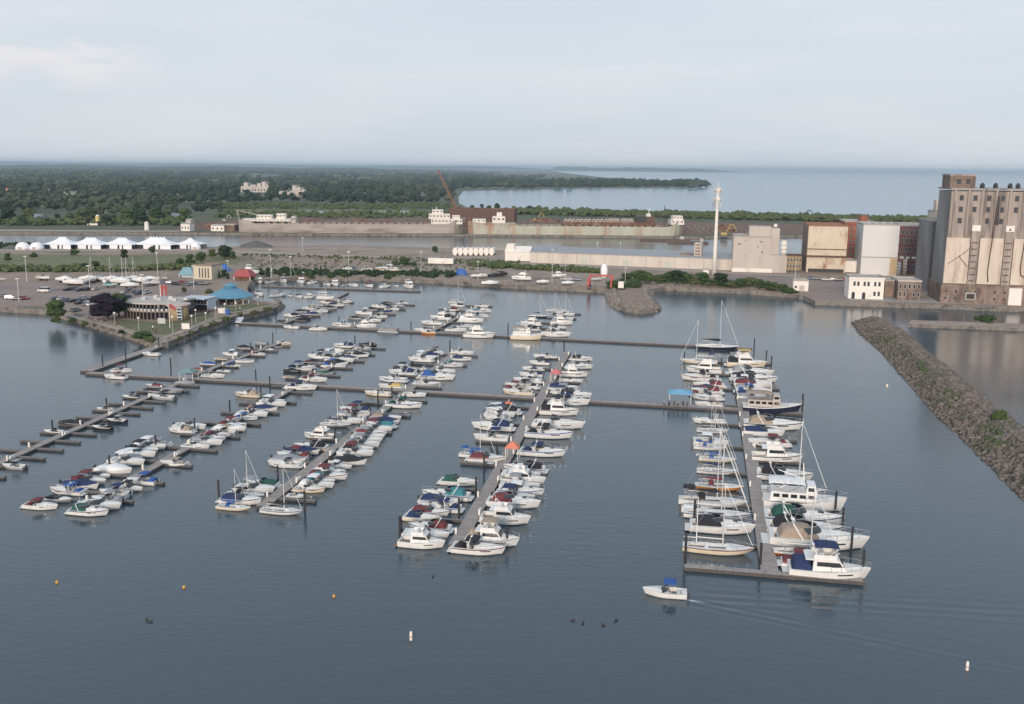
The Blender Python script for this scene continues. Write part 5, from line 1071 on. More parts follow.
def arc_cover(x0, x1, B, z0, z1, m, slope=.5, sides=True, name='canopy', nseg=7, lean=0):
    """canvas enclosure between x0..x1, half-beam B, from z0 (coaming) to z1 (top)"""
    rings = []
    for x, q in ((x0, .02), (x0 + slope * .35, .8), (x0 + slope, 1), ((x0 + x1) / 2, 1.04), (x1 - slope, .98), (x1, .35 if sides else .9)):
        rings.append([(x, B * math.cos(a) * (1.0 if abs(math.cos(a)) > .95 else .96), z0 + (z1 - z0) * q * (abs(math.sin(a)) ** .45)) for a in np.linspace(0, math.pi, nseg + 2)] )
    mb = MB(); mb.loft(rings, 0, True, True); return (name, mb.mesh(name, m), None)
def multi(nm, m, *bx):
    return [(nm, MB().box(*b).mesh(nm, m), None) for b in bx]
def bimini(x0, x1, B, z, zb, m, name='bimini_top'):
    rings = [[(x, y * B, z + dz + .16 * (1 - y * y)) for y in (-1, -.6, 0, .6, 1)] + [(x, y * B, z + dz + .10 * (1 - y * y) - .07) for y in (1, .6, 0, -.6, -1)] for x, dz in ((x0, -.12), (x0 + .3, 0), ((x0 + x1) / 2, .05), (x1 - .3, 0), (x1, -.12))]
    a = (name, MB().loft(rings).mesh(name, m), None); f = MB()
    return [a] + [('frame', MB().path([(x0 + .1, y, z - .05), ((x0 + x1) / 2, y, zb), (x1 - .1, y, z - .05)], .03, 4).mesh('bimini_frame', M_steel), None) for y in (-B * .97, B * .97)]
def windshield(x, B, z, hgt=.5, back=.45, sweep=1.1):
    r0_ = []; r1_ = []
    for a in np.linspace(-1, 1, 9):
        xx = x - abs(a) ** 2.4 * sweep; r0_.append((xx + .25, a * B, z - .05 * abs(a))); r1_.append((xx + .25 - back, a * B * .9, z + hgt))
    return [('windshield', MB().loft([r0_, r1_, [(p[0] - .03, p[1] * .99, p[2]) for p in r1_], [(p[0] - .03, p[1] * .99, p[2]) for p in r0_]], 0, False, False).mesh('windshield', M_glass), None),
            ('windshield_frame', MB().path(r1_, .035, 4).mesh('windshield_frame', M_steel), None)]
def rail(L, B, h, t0=.55, z=.55, sheer=.45, full=.45, n=9):
    mb = MB(); pts = {1: [], -1: []}
    for s in (1, -1):
        for i in range(n):
            t = t0 + (1.0 - t0) * i / (n - 1); b = bm_half(t, B, full) * .93; zs = h * (1 + sheer * max(0, t - .25) ** 1.6)
            p = (-L / 2 + L * t, s * b, zs + z); pts[s].append(p)
            if i % 2 == 0: mb.tube((p[0], p[1], zs), p, .025, 4)
    mb.path(pts[1] + pts[-1][::-1], .028, 4); return ('bow_rail', mb.mesh('bow_rail', M_steel), None)
def arch(x, B, z0, z1, lean=.7, m=None):
    m = m or hm('w'); p = [(x + .2, -B, z0), (x - lean * .5, -B * .93, z0 + (z1 - z0) * .6), (x - lean, -B * .78, z1), (x - lean, B * .78, z1), (x - lean * .5, B * .93, z0 + (z1 - z0) * .6), (x + .2, B, z0)]
    mb = MB()
    for a, b in zip(p[:-1], p[1:]): mb.tube(a, b, .085, 6)
    mb.lathe([(.2, z1 + .1), (.25, z1 + .2), (.15, z1 + .3)], 10, 0, (x - lean, 0)); mb.tube((x - lean, .5, z1), (x - lean - .3, .5, z1 + 1.0), .03, 4)
    return ('radar_arch', mb.mesh('radar_arch', m), None)
def portlights(L, B, h, ts, z, m=None, ht=.16, full=.45):
    r = []
    for s in (1, -1):
        q = []
        for t in np.linspace(ts[0] - .02, ts[-1] + .03, 6):
            b = bm_half(t, B, full) * 1.0 + .02; q.append([(-L / 2 + L * t, s * b, z), (-L / 2 + L * t, s * b, z + ht)])
        r.append(('hull_window', MB().loft(q, 0, False, False).mesh('hull_window', m or M_glass), None))
    return r
def outboards(L, n=1, h=.9):
    return [('outboard_motor', MB().box(-L / 2 - .62, -L / 2 - .08, y - .2, y + .2, h * .75, h * .75 + .75, 0, .08, .05).box(-L / 2 - .5, -L / 2 - .25, y - .09, y + .09, -.4, h * .75).mesh('outboard_motor', M_black), None) for y in ([0] if n == 1 else [-.4, .4])]
BP = {}
def boat_parts(ty, hc, cv, v):
    k = (ty, hc, cv, v)
    if k in BP: return BP[k]
    P_ = []; L = 10.0; cm = cvm(cv) if cv else None
    if ty == 'E':       # express cruiser
        B, h = 3.3, 1.05; P_.append(('hull', hull_mesh(L, B, h, hc, stripe={1: 'n', 3: 'k', 6: 'r', 9: 'e', 4: 'b'}.get(v)), None))
        hump = .55 + .1 * (v % 2)
        P_.append(('deck', deck_mesh(L, B, h, [(0, .02, .02, .8), (.045, .02, .02, .8), (.05, -.6, 0, .8), (.42, -.6, 0, .8), (.43, .02, hump, .8), (.52, .02, hump, .8), (.70, .02, hump * .8, .74), (.86, .02, hump * .35, .6), (.97, .02, .04, .5), (1, .0, .01, .5)]), None))
        P_.append(('swim_platform', MB().box(-L / 2 - .75, -L / 2 - .01, -B * .4, B * .4, .28, .40).mesh('swim_platform', M_deck), None))
        P_ += windshield(.05, B * .40, h + .62, .55, .55, 1.5)
        P_.append(rail(L, B, h)); P_ += portlights(L, B, h, (.58, .72), h * .7 + .06)
        P_ += multi('seat', M_deck, (-4.2, -3.6, -1.1, 1.1, h - .59, h - .1), (-2.4, -1.5, .3, 1.15, h - .59, h), (-1.9, -1.4, -.95, -.35, h - .59, h + .1))
        if v % 3 != 2: P_.append(arch(-1.9, B * .44, h, h + 1.45, .8 if v % 2 else -.5))
        if v % 4 < 2: P_.append(('hatch', MB().box(1.6, 2.3, -.33, .33, h + .5, h + hump * .9 + .18).mesh('hatch', M_glass), None))
        if cm:
            if v % 2: P_.append(arc_cover(-4.1, -.1, B * .39, h - .05, h + 1.12, cm, 1.1))
            else:
                P_ += bimini(-2.4, .1, B * .38, h + 1.35, h + .2, cm); P_.append(arc_cover(-4.3, -2.7, B * .36, h - .2, h + .45, cm, .6, name='camper_cover'))
    elif ty == 'F':     # flybridge cruiser
        B, h = 3.5, 1.2; P_.append(('hull', hull_mesh(L, B, h, hc, stripe={1: 'k', 5: 'n', 8: 'e'}.get(v)), None))
        P_.append(('deck', deck_mesh(L, B, h, [(0, .02, .02, .85), (.03, .02, .02, .85), (.035, -.65, 0, .85), (.27, -.65, 0, .85), (.28, .02, .05, .8), (.6, .02, .35, .75), (.74, .02, .4, .7), (.88, .02, .2, .6), (1, 0, .01, .5)]), None))
        x0, x1 = -2.2, 1.5; y = B * .40
        P_.append(('cabin', MB().loft([[(x0, -y, h + .03), (x0, y, h + .03), (x0 + .1, y * .9, h + 1.35), (x0 + .1, -y * .9, h + 1.35)], [(x1 + .5, -y * .92, h + .05), (x1 + .5, y * .92, h + .05), (x1 - .4, y * .84, h + 1.35), (x1 - .4, -y * .84, h + 1.35)]]).mesh('cabin', hm('w')), None))
        wm_ = MB()
        for s in (1, -1):
            wm_.poly([(x0 + .5, s * (y * .945 + .03), h + .62), (x1 - .1, s * (y * .905 + .03), h + .62), (x1 - .45, s * (y * .855 + .04), h + 1.15), (x0 + .5, s * (y * .905 + .03), h + 1.15)][::s]); P_.append(('cabin_window', wm_.mesh('cabin_window', M_glass), None)); wm_ = MB()
        wm_.poly([(x1 + .20, -y * .8, h + .55), (x1 + .20, y * .8, h + .55), (x1 - .27, y * .74, h + 1.22), (x1 - .27, -y * .74, h + 1.22)]); P_.append(('front_window', wm_.mesh('front_window', M_glass), None)); wm_ = MB(); wm_.poly([(x0 - .02, y * .6, h + .1), (x0 - .02, -y * .6, h + .1), (x0 + .04, -y * .6, h + 1.2), (x0 + .04, y * .6, h + 1.2)])
        P_.append(('cabin_door', wm_.mesh('cabin_door', M_glass), None))
        P_.append(('flybridge', MB().box(x0 - .9, x1 - .5, -y * .98, y * .98, h + 1.353, h + 1.48).box(x0 + .1, x1 - .9, y * .82, y * .9, h + 1.483, h + 2.05).box(x0 + .1, x1 - .9, -y * .9, -y * .82, h + 1.483, h + 2.05).box(x1 - 1.2, x1 - .8, -y * .815, y * .815, h + 1.483, h + 2.2, 0, .15).box(x0 + .9, x0 + 1.4, -y * .5, y * .5, h + 1.483, h + 2.1).mesh('flybridge', hm('w')), None))
        P_.append(('venturi_screen', MB().box(x1 - 1.05, x1 - 1.0, -y * .78, y * .78, h + 2.2, h + 2.5).mesh('venturi_screen', M_glass), None))
        P_.append(rail(L, B, h, .5, .65)); P_ += portlights(L, B, h, (.6, .74), h * .74); P_.append(('swim_platform', MB().box(-L / 2 - .7, -L / 2 - .01, -B * .4, B * .4, .28, .4).mesh('swim_platform', M_teak if v % 2 else M_deck), None))
        P_.append(('ladder', MB().tube((x0 - .6, y * .4, h - .5), (x0 - .2, y * .4, h + 1.4), .04, 4).tube((x0 - .6, y * .6, h - .5), (x0 - .2, y * .6, h + 1.4), .04, 4).mesh('ladder', M_steel), None)) if False else None
        if v % 2 == 0: P_.append(arch(x0 + .6, y * .9, h + 1.48, h + 2.7, .5))
        if cm:
            P_ += bimini(x0 + .2, x1 - .6, y * .85, h + 3.0, h + 1.6, cm)
            P_.append(arc_cover(-4.6, x0 - .02, B * .42, h - .1, h + 1.25, cm if v % 3 and cv != 'y' else cvm('k'), .35, name='aft_enclosure'))
    elif ty == 'R':     # open runabout
        B, h = 3.5, 1.15; P_.append(('hull', hull_mesh(L, B, h, hc, stripe=cv if v % 2 and cv not in ('w',) else None), None))
        P_.append(('deck', deck_mesh(L, B, h, [(0, .02, .02, .85), (.12, .02, .05, .85), (.13, -.7, 0, .84), (.55, -.7, 0, .84), (.56, .02, .3, .84), (.7, .02, .28, .75), (.88, .02, .15, .6), (1, 0, .01, .5)]), None))
        P_ += windshield(.75, B * .42, h + .28, .75, .7, 1.3)
        P_ += multi('seat', M_int if v % 2 else M_deck, (-3.6, -2.7, -1.3, 1.3, h - .68, h - .1), (-.9, 0, .35, 1.15, h - .68, h + .25), (-.9, 0, -1.15, -.35, h - .68, h + .25))
        if v % 2 == 0: P_ += outboards(L, 1, 1.2)
        else: P_.append(('swim_platform', MB().box(-L / 2 - .9, -L / 2 - .01, -B * .38, B * .38, .35, .5).mesh('swim_platform', M_deck), None))
        if cm:
            if v % 3 == 0: P_ += bimini(-2.6, .2, B * .42, h + 2.0, h + .1, cm)
            elif v % 3 == 1: P_.append(arc_cover(-4.7, .8, B * .42, h - .05, h + .8, cm, 1.2, name='cockpit_cover'))
            else: P_ += bimini(-2.4, .3, B * .42, h + 2.0, h + .1, cm); P_.append(arc_cover(-4.8, -2.5, B * .43, h - .1, h + .7, cm, .5, name='camper_cover'))
    elif ty == 'C':     # boat under a full canvas cover
        B, h = 3.5, 1.15; P_.append(('hull', hull_mesh(L, B, h, hc), None)); rings = []
        for t in (0.0, .06, .25, .5, .62, .8, .97):
            b = bm_half(t, B) * 1.02; z = h * (1 + .45 * max(0, t - .25) ** 1.6); cr = {0.0: .1, .06: .3, .25: .45, .5: .95, .62: .7, .8: .3, .97: .06}[t] * (1 + .12 * (v % 3))
            rings.append([(-5 + 10 * t, b * math.cos(a), z - .12 + cr * (math.sin(a) ** .8)) for a in np.linspace(0, math.pi, 8)])
        P_.append(('boat_cover', MB().loft(rings, 0, True, True).mesh('boat_cover', cm or cvm('k')), None)); P_ += outboards(L, 1, 1.2)
    elif ty in 'SKM':     # sailboats
        B, h = 3.1, .95; P_.append(('hull', hull_mesh(L, B, h, hc, full=.5, tr=.62, sheer=.3, rake=1.6, stripe={'w': 'n', 'c': 'r'}.get(hc, None) if v % 2 else None, bilge=.8), None))
        P_.append(('deck', deck_mesh(L, B, h, [(0, .02, .02, .7), (.07, .02, .02, .7), (.075, -.35, 0, .6), (.3, -.35, 0, .6), (.31, .02, .42, .62), (.36, .02, .46, .64), (.64, .02, .38, .6), (.7, .02, .06, .55), (.85, .02, .04, .5), (1, 0, .01, .4)], sheer=.3, full=.5, tr=.62), None))
        wm_ = MB()
        for s in (1, -1):
            b_ = bm_half(.5, B, .5, .62) * .6; P_ += multi('cabin_window', M_glass, (-1.4, 1.0, s * b_ * 1.0 - .03, s * b_ * 1.0 + .03, h + .14, h + .32))
        mx_ = .6; mh = 12.5 if ty != 'K' else 11.0; bl = 4.2 if ty != 'K' else 3.6
        P_.append(('mast', MB().tube((mx_, 0, h), (mx_, 0, mh), .085, 7, 0, .06).tube((mx_, -1.0, mh * .55), (mx_, 1.0, mh * .55), .04, 4).mesh('mast', M_mast if v != 5 else M_black), None))
        P_.append(('boom', MB().tube((mx_, 0, h + 1.25), (mx_ - bl, 0, h + 1.3), .07, 6).mesh('boom', M_mast), None))
        if cm: P_.append(('sail_cover', MB().loft([[(x, r * .8 * math.cos(a), h + 1.5 + r * math.sin(a)) for a in np.linspace(0, 2 * math.pi, 9)[:-1]] for x, r in ((mx_ + .15, .12), (mx_ - .1, .36), (mx_ - bl * .5, .25), (mx_ - bl, .1))]).mesh('sail_cover', cm), None))
        P_.append(('rolled_jib', MB().tube((4.75, 0, h + .5), (mx_ + .15, 0, mh * .96), .05, 6, 0, .03).mesh('rolled_jib', cvm('w') if v % 2 else M_mast), None))
        st = MB().tube((-4.9, 0, h), (mx_, 0, mh), .022, 3)
        for s in (-1, 1): st.path([(mx_ - .1, s * B * .45, h), (mx_, s * 1.0, mh * .55), (mx_, 0, mh * .95)], .02, 3)
        P_.append(('rigging', st.mesh('rigging', M_steel), None)); P_.append(rail(L, B, h, .08, .5, .3, .5, 12))
        if ty == 'K': P_.append(('mizzen_mast', MB().tube((-3.1, 0, h), (-3.1, 0, mh * .78), .085, 6, 0, .05).tube((-3.1, 0, h + 1.2), (-4.9, 0, h + 1.2), .06, 5).mesh('mizzen_mast', M_mast), None))
        if v % 2 == 0 and cm: P_.append(arc_cover(-2.2, -1.1, B * .32, h + .2, h + 1.25, cm, .35, name='dodger'))
        if v == 4: P_ += bimini(-4.4, -2.6, 1.0, h + 2.0, h + .2, cm or cvm('n'))
        P_.append(('tiller_wheel', MB().tube((-3.4, 0, h + .5), (-3.35, 0, h + .55), .4, 10).mesh('tiller_wheel', M_steel), None))
    elif ty == 'T':     # trawler yacht with long upper deck
        B, h = 3.4, 1.15; P_.append(('hull', hull_mesh(L, B, h, hc, sheer=.9, stripe=None), None))
        P_.append(('deck', deck_mesh(L, B, h, [(0, .02, .02, .85), (.7, .02, .05, .8), (.88, .02, .1, .6), (1, 0, .01, .5)], sheer=.9), None)); y = B * .38
        P_.append(('cabin', MB().box(-4.3, 1.4, -y, y, h + .03, h + 1.2, 0, .15, .08).box(.0, 1.3, -y * .9, y * .9, h + 1.203, h + 2.1, 0, .15, .08).mesh('cabin', hm('w') if hc != 'd' else M_palec), None))
        wm_ = MB()
        for s in (-1, 1):
            P_ += multi('cabin_window', M_glass, *[(-3.9 + q * 1.05, -3.15 + q * 1.05, s * y * .975 - .04, s * y * .975 + .04, h + .55, h + .98) for q in range(5)])
            P_ += multi('cabin_window', M_glass, (.25, 1.05, s * y * .86 - .05, s * y * .86 + .05, h + 1.45, h + 1.9))
        wm_.box(1.2, 1.3, -y * .75, y * .75, h + 1.4, h + 1.9); P_.append(('cabin_window', wm_.mesh('cabin_window', M_glass), None))
        P_ += bimini(-4.5, -.1, y * 1.02, h + 2.35, h + 1.2, cm or cvm('w')); P_.append(rail(L, B, h, .5, .6, .9))
        P_.append(('mast', MB().tube((-.2, 0, h + 2.1), (-.4, 0, h + 4.6), .08, 6).tube((-.3, 0, h + 2.6), (-3.4, 0, h + 3.6), .05, 5).mesh('mast', M_mast), None))
    elif ty == 'O':     # pontoon boat
        B, h = 3.6, .7
        P_.append(('pontoon', MB().loft([[(x, -1.3 + r * math.cos(a), .2 + r * math.sin(a)) for a in np.linspace(0, 2 * math.pi, 9)[:-1]] for x, r in ((-4.8, .35), (4.0, .4), (5, .08))]).mesh('pontoon', M_alu), None))
        P_.append(('pontoon', MB().loft([[(x, 1.3 + r * math.cos(a), .2 + r * math.sin(a)) for a in np.linspace(0, 2 * math.pi, 9)[:-1]] for x, r in ((-4.8, .35), (4.0, .4), (5, .08))]).mesh('pontoon', M_alu), None))
        P_.append(('deck', MB().box(-4.8, 4.3, -1.75, 1.75, .62, .75).mesh('deck', M_int), None)); P_.append(('fence_panel', MB().box(-4.6, 4.1, -1.7, -1.64, .751, 1.55).box(-4.6, 4.1, 1.64, 1.7, .751, 1.55).box(4.05, 4.1, -1.63, 1.63, .751, 1.55).mesh('fence_panel', cm or M_palec), None))
        P_ += multi('seat', M_int, (-4.3, -1.5, .8, 1.6, .751, 1.3), (1, 3.8, -1.6, -.8, .751, 1.3), (1, 3.8, .8, 1.6, .751, 1.3)); P_ += bimini(-3.6, 1.2, 1.65, 3.0, 1.5, cm or cvm('e')); P_ += outboards(L, 1, 1.1)
    P_ = [p for p in P_ if p]
    BP[k] = P_; return P_
TN = {'E': 'express cruiser', 'F': 'flybridge cruiser', 'R': 'runabout', 'C': 'motorboat', 'S': 'sailboat', 'K': 'two-masted sailboat', 'T': 'trawler yacht', 'O': 'pontoon boat'}
CAT = {'E': 'motorboat', 'F': 'motorboat', 'R': 'motorboat', 'C': 'motorboat', 'S': 'sailboat', 'K': 'sailboat', 'T': 'yacht', 'O': 'pontoon boat'}
NM = {'E': 'express_cruiser', 'F': 'flybridge_cruiser', 'R': 'runabout', 'C': 'covered_motorboat', 'S': 'sailboat', 'K': 'ketch', 'T': 'trawler_yacht', 'O': 'pontoon_boat'}
boatn = [0]
def place_boat(loc, heading, L, ty, hc, cv, v, label, group, hs=1.0, cradle=False):
    o = empty(NM[ty], loc, heading, label, CAT[ty], group, 1.0); s = L / 10.0; wd_ = 1.08 if ty in 'SK' else 1.2; o.scale = (s * 1.06, s * hs * wd_, s * (1.0 if ty in 'SK' else 1.2 if L < 11 else 1.08))
    for n, me, _ in boat_parts(ty, hc, cv, v): inst(n, me, o)
    if cradle: MB().box(-2.5, -2.2, -1.2, 1.2, -1.2, -.05).box(2, 2.3, -1.0, 1.0, -1.2, -.05).box(-2.4, 2.2, -.15, .15, -1.25, -1.0).build('cradle', M_rpipe, o)
    boatn[0] += 1; return o
def look(ty, hc, cv):
    a = WH[hc][0] + ' ' + TN[ty]
    if cv: a += {'S': ', %s sail cover', 'K': ', %s sail cover', 'C': ', %s cover', 'O': ', %s top'}.get(ty, ', %s canvas') % CV[cv][0]
    return a
def fleet(rowname, group, boats, fardir=True):
    """boats: (xl, xr, y, bow side L/R, type, hull, canvas)"""
    bs = sorted(boats, key=lambda b: -b[2])
    if ' pier' in rowname and 'leftmost' not in rowname:      # small boats moored in the narrow slips between the listed ones
        out_ = []
        for q0, q1 in zip(bs[:-1], bs[1:]):
            out_.append(q0)
            c0, c1 = G((q0[0] + q0[1]) / 2, q0[2]), G((q1[0] + q1[1]) / 2, q1[2]); gap = abs((c1 - c0).dot(P))
            l0, l1 = [(q[1] - q[0]) * proj(c)[2] / F for q, c in ((q0, c0), (q1, c1))]
            free = gap - (min(l0, 12) + min(l1, 12)) * .19
            if 2.1 < free < 4.6:
                bmw = min(free - .2, 2.8); Lb = bmw / .37; ym = (q0[2] + q1[2]) / 2; wp = Lb * F / proj(c0)[2] * 1.0
                right = 'right' in rowname; e = ((q0[0] + q1[0]) if right else (q0[1] + q1[1])) / 2
                k_ = len(out_) * 7 + int(ym); n2 = ('R', 'w', [None, 'n', 'k', 'e', 'r', 'w'][k_ % 6])
                if k_ % 5 == 0: n2 = ('C', 'w', 'kenw'[k_ % 4])
                out_.append(((e, e + wp, ym, 'R') if right else (e - wp, e, ym, 'L')) + n2)
        bs = out_ + [bs[-1]]
    for i, b in enumerate(bs):
        xl, xr, y, bd, ty, hc, cv = b[:7]; ang = b[7] if len(b) > 7 else random.uniform(-.035, .035)
        c = G((xl + xr) / 2, y - .6, 0); d = proj(c)[2]; head = -ANG + ang
        k = abs(math.cos(head)) + .33 * abs(math.sin(head))
        L = (xr - xl) * d / F / max(k, .5) * .985
        wide = (y - 167) > 140
        hs = 1.0 if L > 8.5 else 1.08
        if bd == 'L': head += math.pi
        v = (int(xl * 3 + y * 7)) % 6 if ty in 'SK' else (int(xl * 3 + y * 7)) % 12
        if len(b) > 8: v = b[8]
        c.z = random.uniform(-.03, .03)
        place_boat(c, head, L, ty, hc, cv, v, '%s, %s, %s from near end' % (look(ty, hc, cv), rowname, ORD(i + 1)), group, hs)
n_ = None
fleet('right side of rightmost pier', 'boats on the right side of the rightmost pier', [
 (727, 766, 367, 'R', 'F', 'c', 'y'), (729, 773, 376, 'R', 'E', 'w', 'e'), (733, 777, 382, 'R', 'E', 'w', 'k'), (734, 771, 388, 'R', 'R', 'w', 'r'), (736, 770, 394, 'R', 'E', 'w', 'b'), (738, 766, 400, 'R', 'R', 'w', 'e'),
 (743, 800, 413, 'R', 'T', 'd', 'a'), (744, 802, 429, 'R', 'E', 'w', 'a'), (744, 784, 436, 'R', 'R', 'w', 'n'), (748, 788, 446, 'L', 'E', 'w', 'r'), (752, 802, 462, 'R', 'F', 'w', n_, 0, 1), (757, 812, 480, 'R', 'E', 'w', 'k'),
 (762, 826, 495, 'R', 'S', 'w', 'n'), (764, 844, 509, 'R', 'T', 'w', 'w'), (765, 843, 524, 'R', 'E', 'w', 'g', 0, 1), (767, 842, 534, 'R', 'E', 'w', 'k', 0, 3), (770, 866, 546, 'R', 'E', 'w', 'a', 0, 7), (774, 838, 558, 'R', 'S', 'R', n_, 0, 1), (789, 868, 577, 'R', 'F', 'w', 'n', 0, 4)])
fleet('left side of rightmost pier', 'boats on the left side of the rightmost pier', [
 (680, 717, 364, 'L', 'S', 'c', n_), (686, 721, 373, 'L', 'F', 'w', n_, 0, 1), (681, 718, 381, 'L', 'E', 'w', 'k'), (693, 724, 388, 'L', 'E', 'c', 'r'), (691, 722, 394, 'L', 'E', 'w', 'r'), (692, 722, 400, 'L', 'E', 'w', n_), (695, 722, 407, 'L', 'E', 'w', 'a'),
 (693, 724, 424, 'L', 'E', 'w', n_), (697, 729, 433, 'R', 'S', 'w', n_, 0, 3), (693, 724, 442, 'R', 'S', 'g', n_, 0, 1), (694, 726, 450, 'R', 'S', 'w', 'b', 0, 4), (699, 736, 462, 'R', 'S', 'c', 'b', 0, 0), (697, 738, 474, 'R', 'S', 'w', 'n', 0, 3), (695, 743, 490, 'R', 'S', 'o', 'r', 0, 2),
 (679, 746, 506, 'R', 'S', 'w', 'k', 0, 4), (684, 750, 519, 'R', 'S', 'w', n_, 0, 1), (690, 754, 532, 'R', 'E', 'w', 'k', 0, 5), (683, 753, 553, 'R', 'K', 'c', n_, 0, 1)])
fleet('right side of second pier from right', 'boats on the right side of the second pier from the right', [
 (570, 593, 361, 'R', 'E', 'w', 'k'), (566, 593, 369, 'R', 'E', 'w', n_), (560, 588, 377, 'R', 'F', 'w', n_, 0, 1), (561, 583, 383, 'R', 'E', 'w', n_), (548, 579, 391, 'R', 'R', 'w', 'n'), (557, 592, 398, 'R', 'E', 'w', 'k'), (551, 590, 405, 'R', 'E', 'w', 'n'),
 (540, 579, 415, 'R', 'F', 'w', 'k'), (533, 585, 428, 'R', 'E', 'w', n_, 0, 2), (525, 573, 438, 'R', 'E', 'w', 'k', 0, 4), (520, 566, 456, 'R', 'E', 'w', 'n', 0, 4), (503, 545, 472, 'L', 'E', 'w', 'k'), (501, 546, 484, 'R', 'F', 'w', n_, 0, 3), (499, 545, 495, 'R', 'E', 'w', 'w', 0, 4),
 (487, 541, 507, 'R', 'E', 'w', 'r', 0, 5), (481, 531, 523, 'R', 'F', 'w', n_, 0, 2), (466, 520, 545, 'R', 'F', 'w', 'a', 0, 8), (452, 506, 553, 'R', 'E', 'w', 'k', 0, 6)])
fleet('left side of second pier from right', 'boats on the left side of the second pier from the right', [
 (533, 557, 359, 'L', 'E', 'w', 'e'), (529, 550, 365, 'L', 'R', 'w', 'n'), (522, 543, 371, 'L', 'E', 'w', n_), (519, 543, 377, 'L', 'R', 'w', 'n'), (513, 542, 383, 'L', 'E', 'w', 'w'), (505, 538, 389, 'L', 'E', 'w', 'k'), (503, 533, 395, 'L', 'E', 'c', 'a'),
 (489, 515, 408, 'L', 'E', 'w', 'o'), (485, 520, 414, 'L', 'E', 'w', 'k'), (484, 510, 421, 'L', 'E', 'w', 'e'), (471, 513, 430, 'L', 'E', 'w', 'n'), (473, 509, 441, 'L', 'R', 'w', 'n'), (459, 497, 458, 'R', 'S', 'w', 'b', 0, 4), (478, 494, 466, 'R', 'R', 'w', n_),
 (440, 478, 485, 'R', 'E', 'w', 'g'), (421, 470, 499, 'L', 'E', 'w', 't', 0, 1), (417, 461, 511, 'L', 'E', 'w', 'n'), (404, 441, 521, 'R', 'E', 'c', 'n'), (407, 451, 531, 'L', 'E', 'w', 'r', 0, 1), (399, 446, 547, 'R', 'F', 'w', n_, 0, 3)])
fleet('right side of third pier from right', 'boats on the right side of the third pier from the right', [
 (451, 474, 355, 'R', 'E', 'w', n_), (452, 472, 361, 'R', 'R', 'w', 'n'), (441, 464, 367, 'R', 'E', 'w', 't'), (431, 456, 374, 'R', 'E', 'w', n_), (419, 456, 380, 'R', 'E', 'w', 'b'), (413, 441, 387, 'R', 'R', 'g', 'e'), (403, 427, 397, 'R', 'R', 'w', n_),
 (386, 423, 408, 'R', 'E', 'w', 'g', 0, 4), (371, 402, 421, 'R', 'R', 'w', 'a'), (365, 395, 428, 'L', 'R', 'w', 't', 0, 1), (355, 388, 436, 'R', 'R', 'w', 'r'), (350, 383, 443, 'R', 'R', 'w', n_), (341, 374, 452, 'R', 'E', 'w', 'k'), (335, 362, 460, 'R', 'E', 'w', n_),
 (325, 353, 469, 'R', 'E', 'w', 'w'), (312, 347, 475, 'R', 'E', 'w', 'w'), (306, 336, 484, 'R', 'R', 'w', 't', 0, 2), (294, 326, 492, 'R', 'E', 'c', n_), (287, 306, 498, 'R', 'R', 'w', n_), (260, 304, 514, 'R', 'S', 'w', 'k', 0, 1)])
fleet('left side of third pier from right', 'boats on the left side of the third pier from the right', [
 (425, 443, 354, 'L', 'R', 'k', 'r'), (416, 439, 358, 'L', 'R', 'w', 'n'), (408, 433, 362, 'L', 'E', 'w', n_), (397, 424, 370, 'L', 'R', 'w', 'k'), (388, 416, 375, 'L', 'E', 'w', 'n'), (378, 407, 382, 'L', 'E', 'w', n_), (378, 403, 389, 'L', 'R', 'w', 'y', 0, 1), (364, 391, 396, 'L', 'E', 'c', n_),
 (339, 370, 413, 'L', 'R', 'w', 'n', 0, 2), (341, 366, 420, 'L', 'R', 'w', 'k'), (320, 352, 427, 'R', 'S', 'g', 'n', 0, 3), (303, 335, 439, 'L', 'F', 'w', n_, 0, 1), (293, 328, 450, 'L', 'E', 'c', 'k', 0, 1), (276, 310, 459, 'L', 'R', 'w', 'r', 0, 2), (267, 302, 467, 'L', 'E', 'w', n_),
 (245, 279, 487, 'L', 'R', 'w', 'g', 0, 1), (225, 266, 498, 'R', 'S', 'w', 'k', 0, 2), (216, 252, 510, 'R', 'S', 'c', 'b', 0, 0)])
fleet('left side of fourth pier from right', 'boats on the left side of the fourth pier from the right', [
 (24, 60, 509, 'R', 'E', 'w', 'r', 0, 2), (46, 73, 502, 'R', 'R', 'g', 'k'), (48, 86, 494, 'L', 'E', 'w', 'b', 0, 6), (72, 108, 484, 'R', 'R', 'w', 'r', 0, 2), (88, 112, 478, 'R', 'R', 'w', 'k'), (102, 128, 469, 'R', 'R', 'w', n_), (116, 144, 461, 'R', 'C', 'w', 'e'), (126, 160, 453, 'R', 'R', 'w', 'k', 0, 2), (142, 171, 446, 'L', 'E', 'w', 'e'),
 (168, 195, 433, 'L', 'E', 'w', 'a'), (180, 192, 426, 'R', 'R', 'w', n_), (234, 261, 397, 'L', 'E', 'c', 'a'), (282, 296, 379, 'L', 'C', 'w', 'a'), (282, 300, 373, 'L', 'C', 'k', 'k'), (294, 315, 369, 'L', 'R', 'w', 'r'), (304, 323, 364, 'L', 'C', 'g', 'k'), (307, 331, 359, 'L', 'R', 'w', 'k'), (319, 341, 355, 'L', 'E', 'w', n_), (326, 343, 352, 'L', 'R', 'w', 'y'), (333, 355, 348, 'L', 'E', 'w', 'n')])
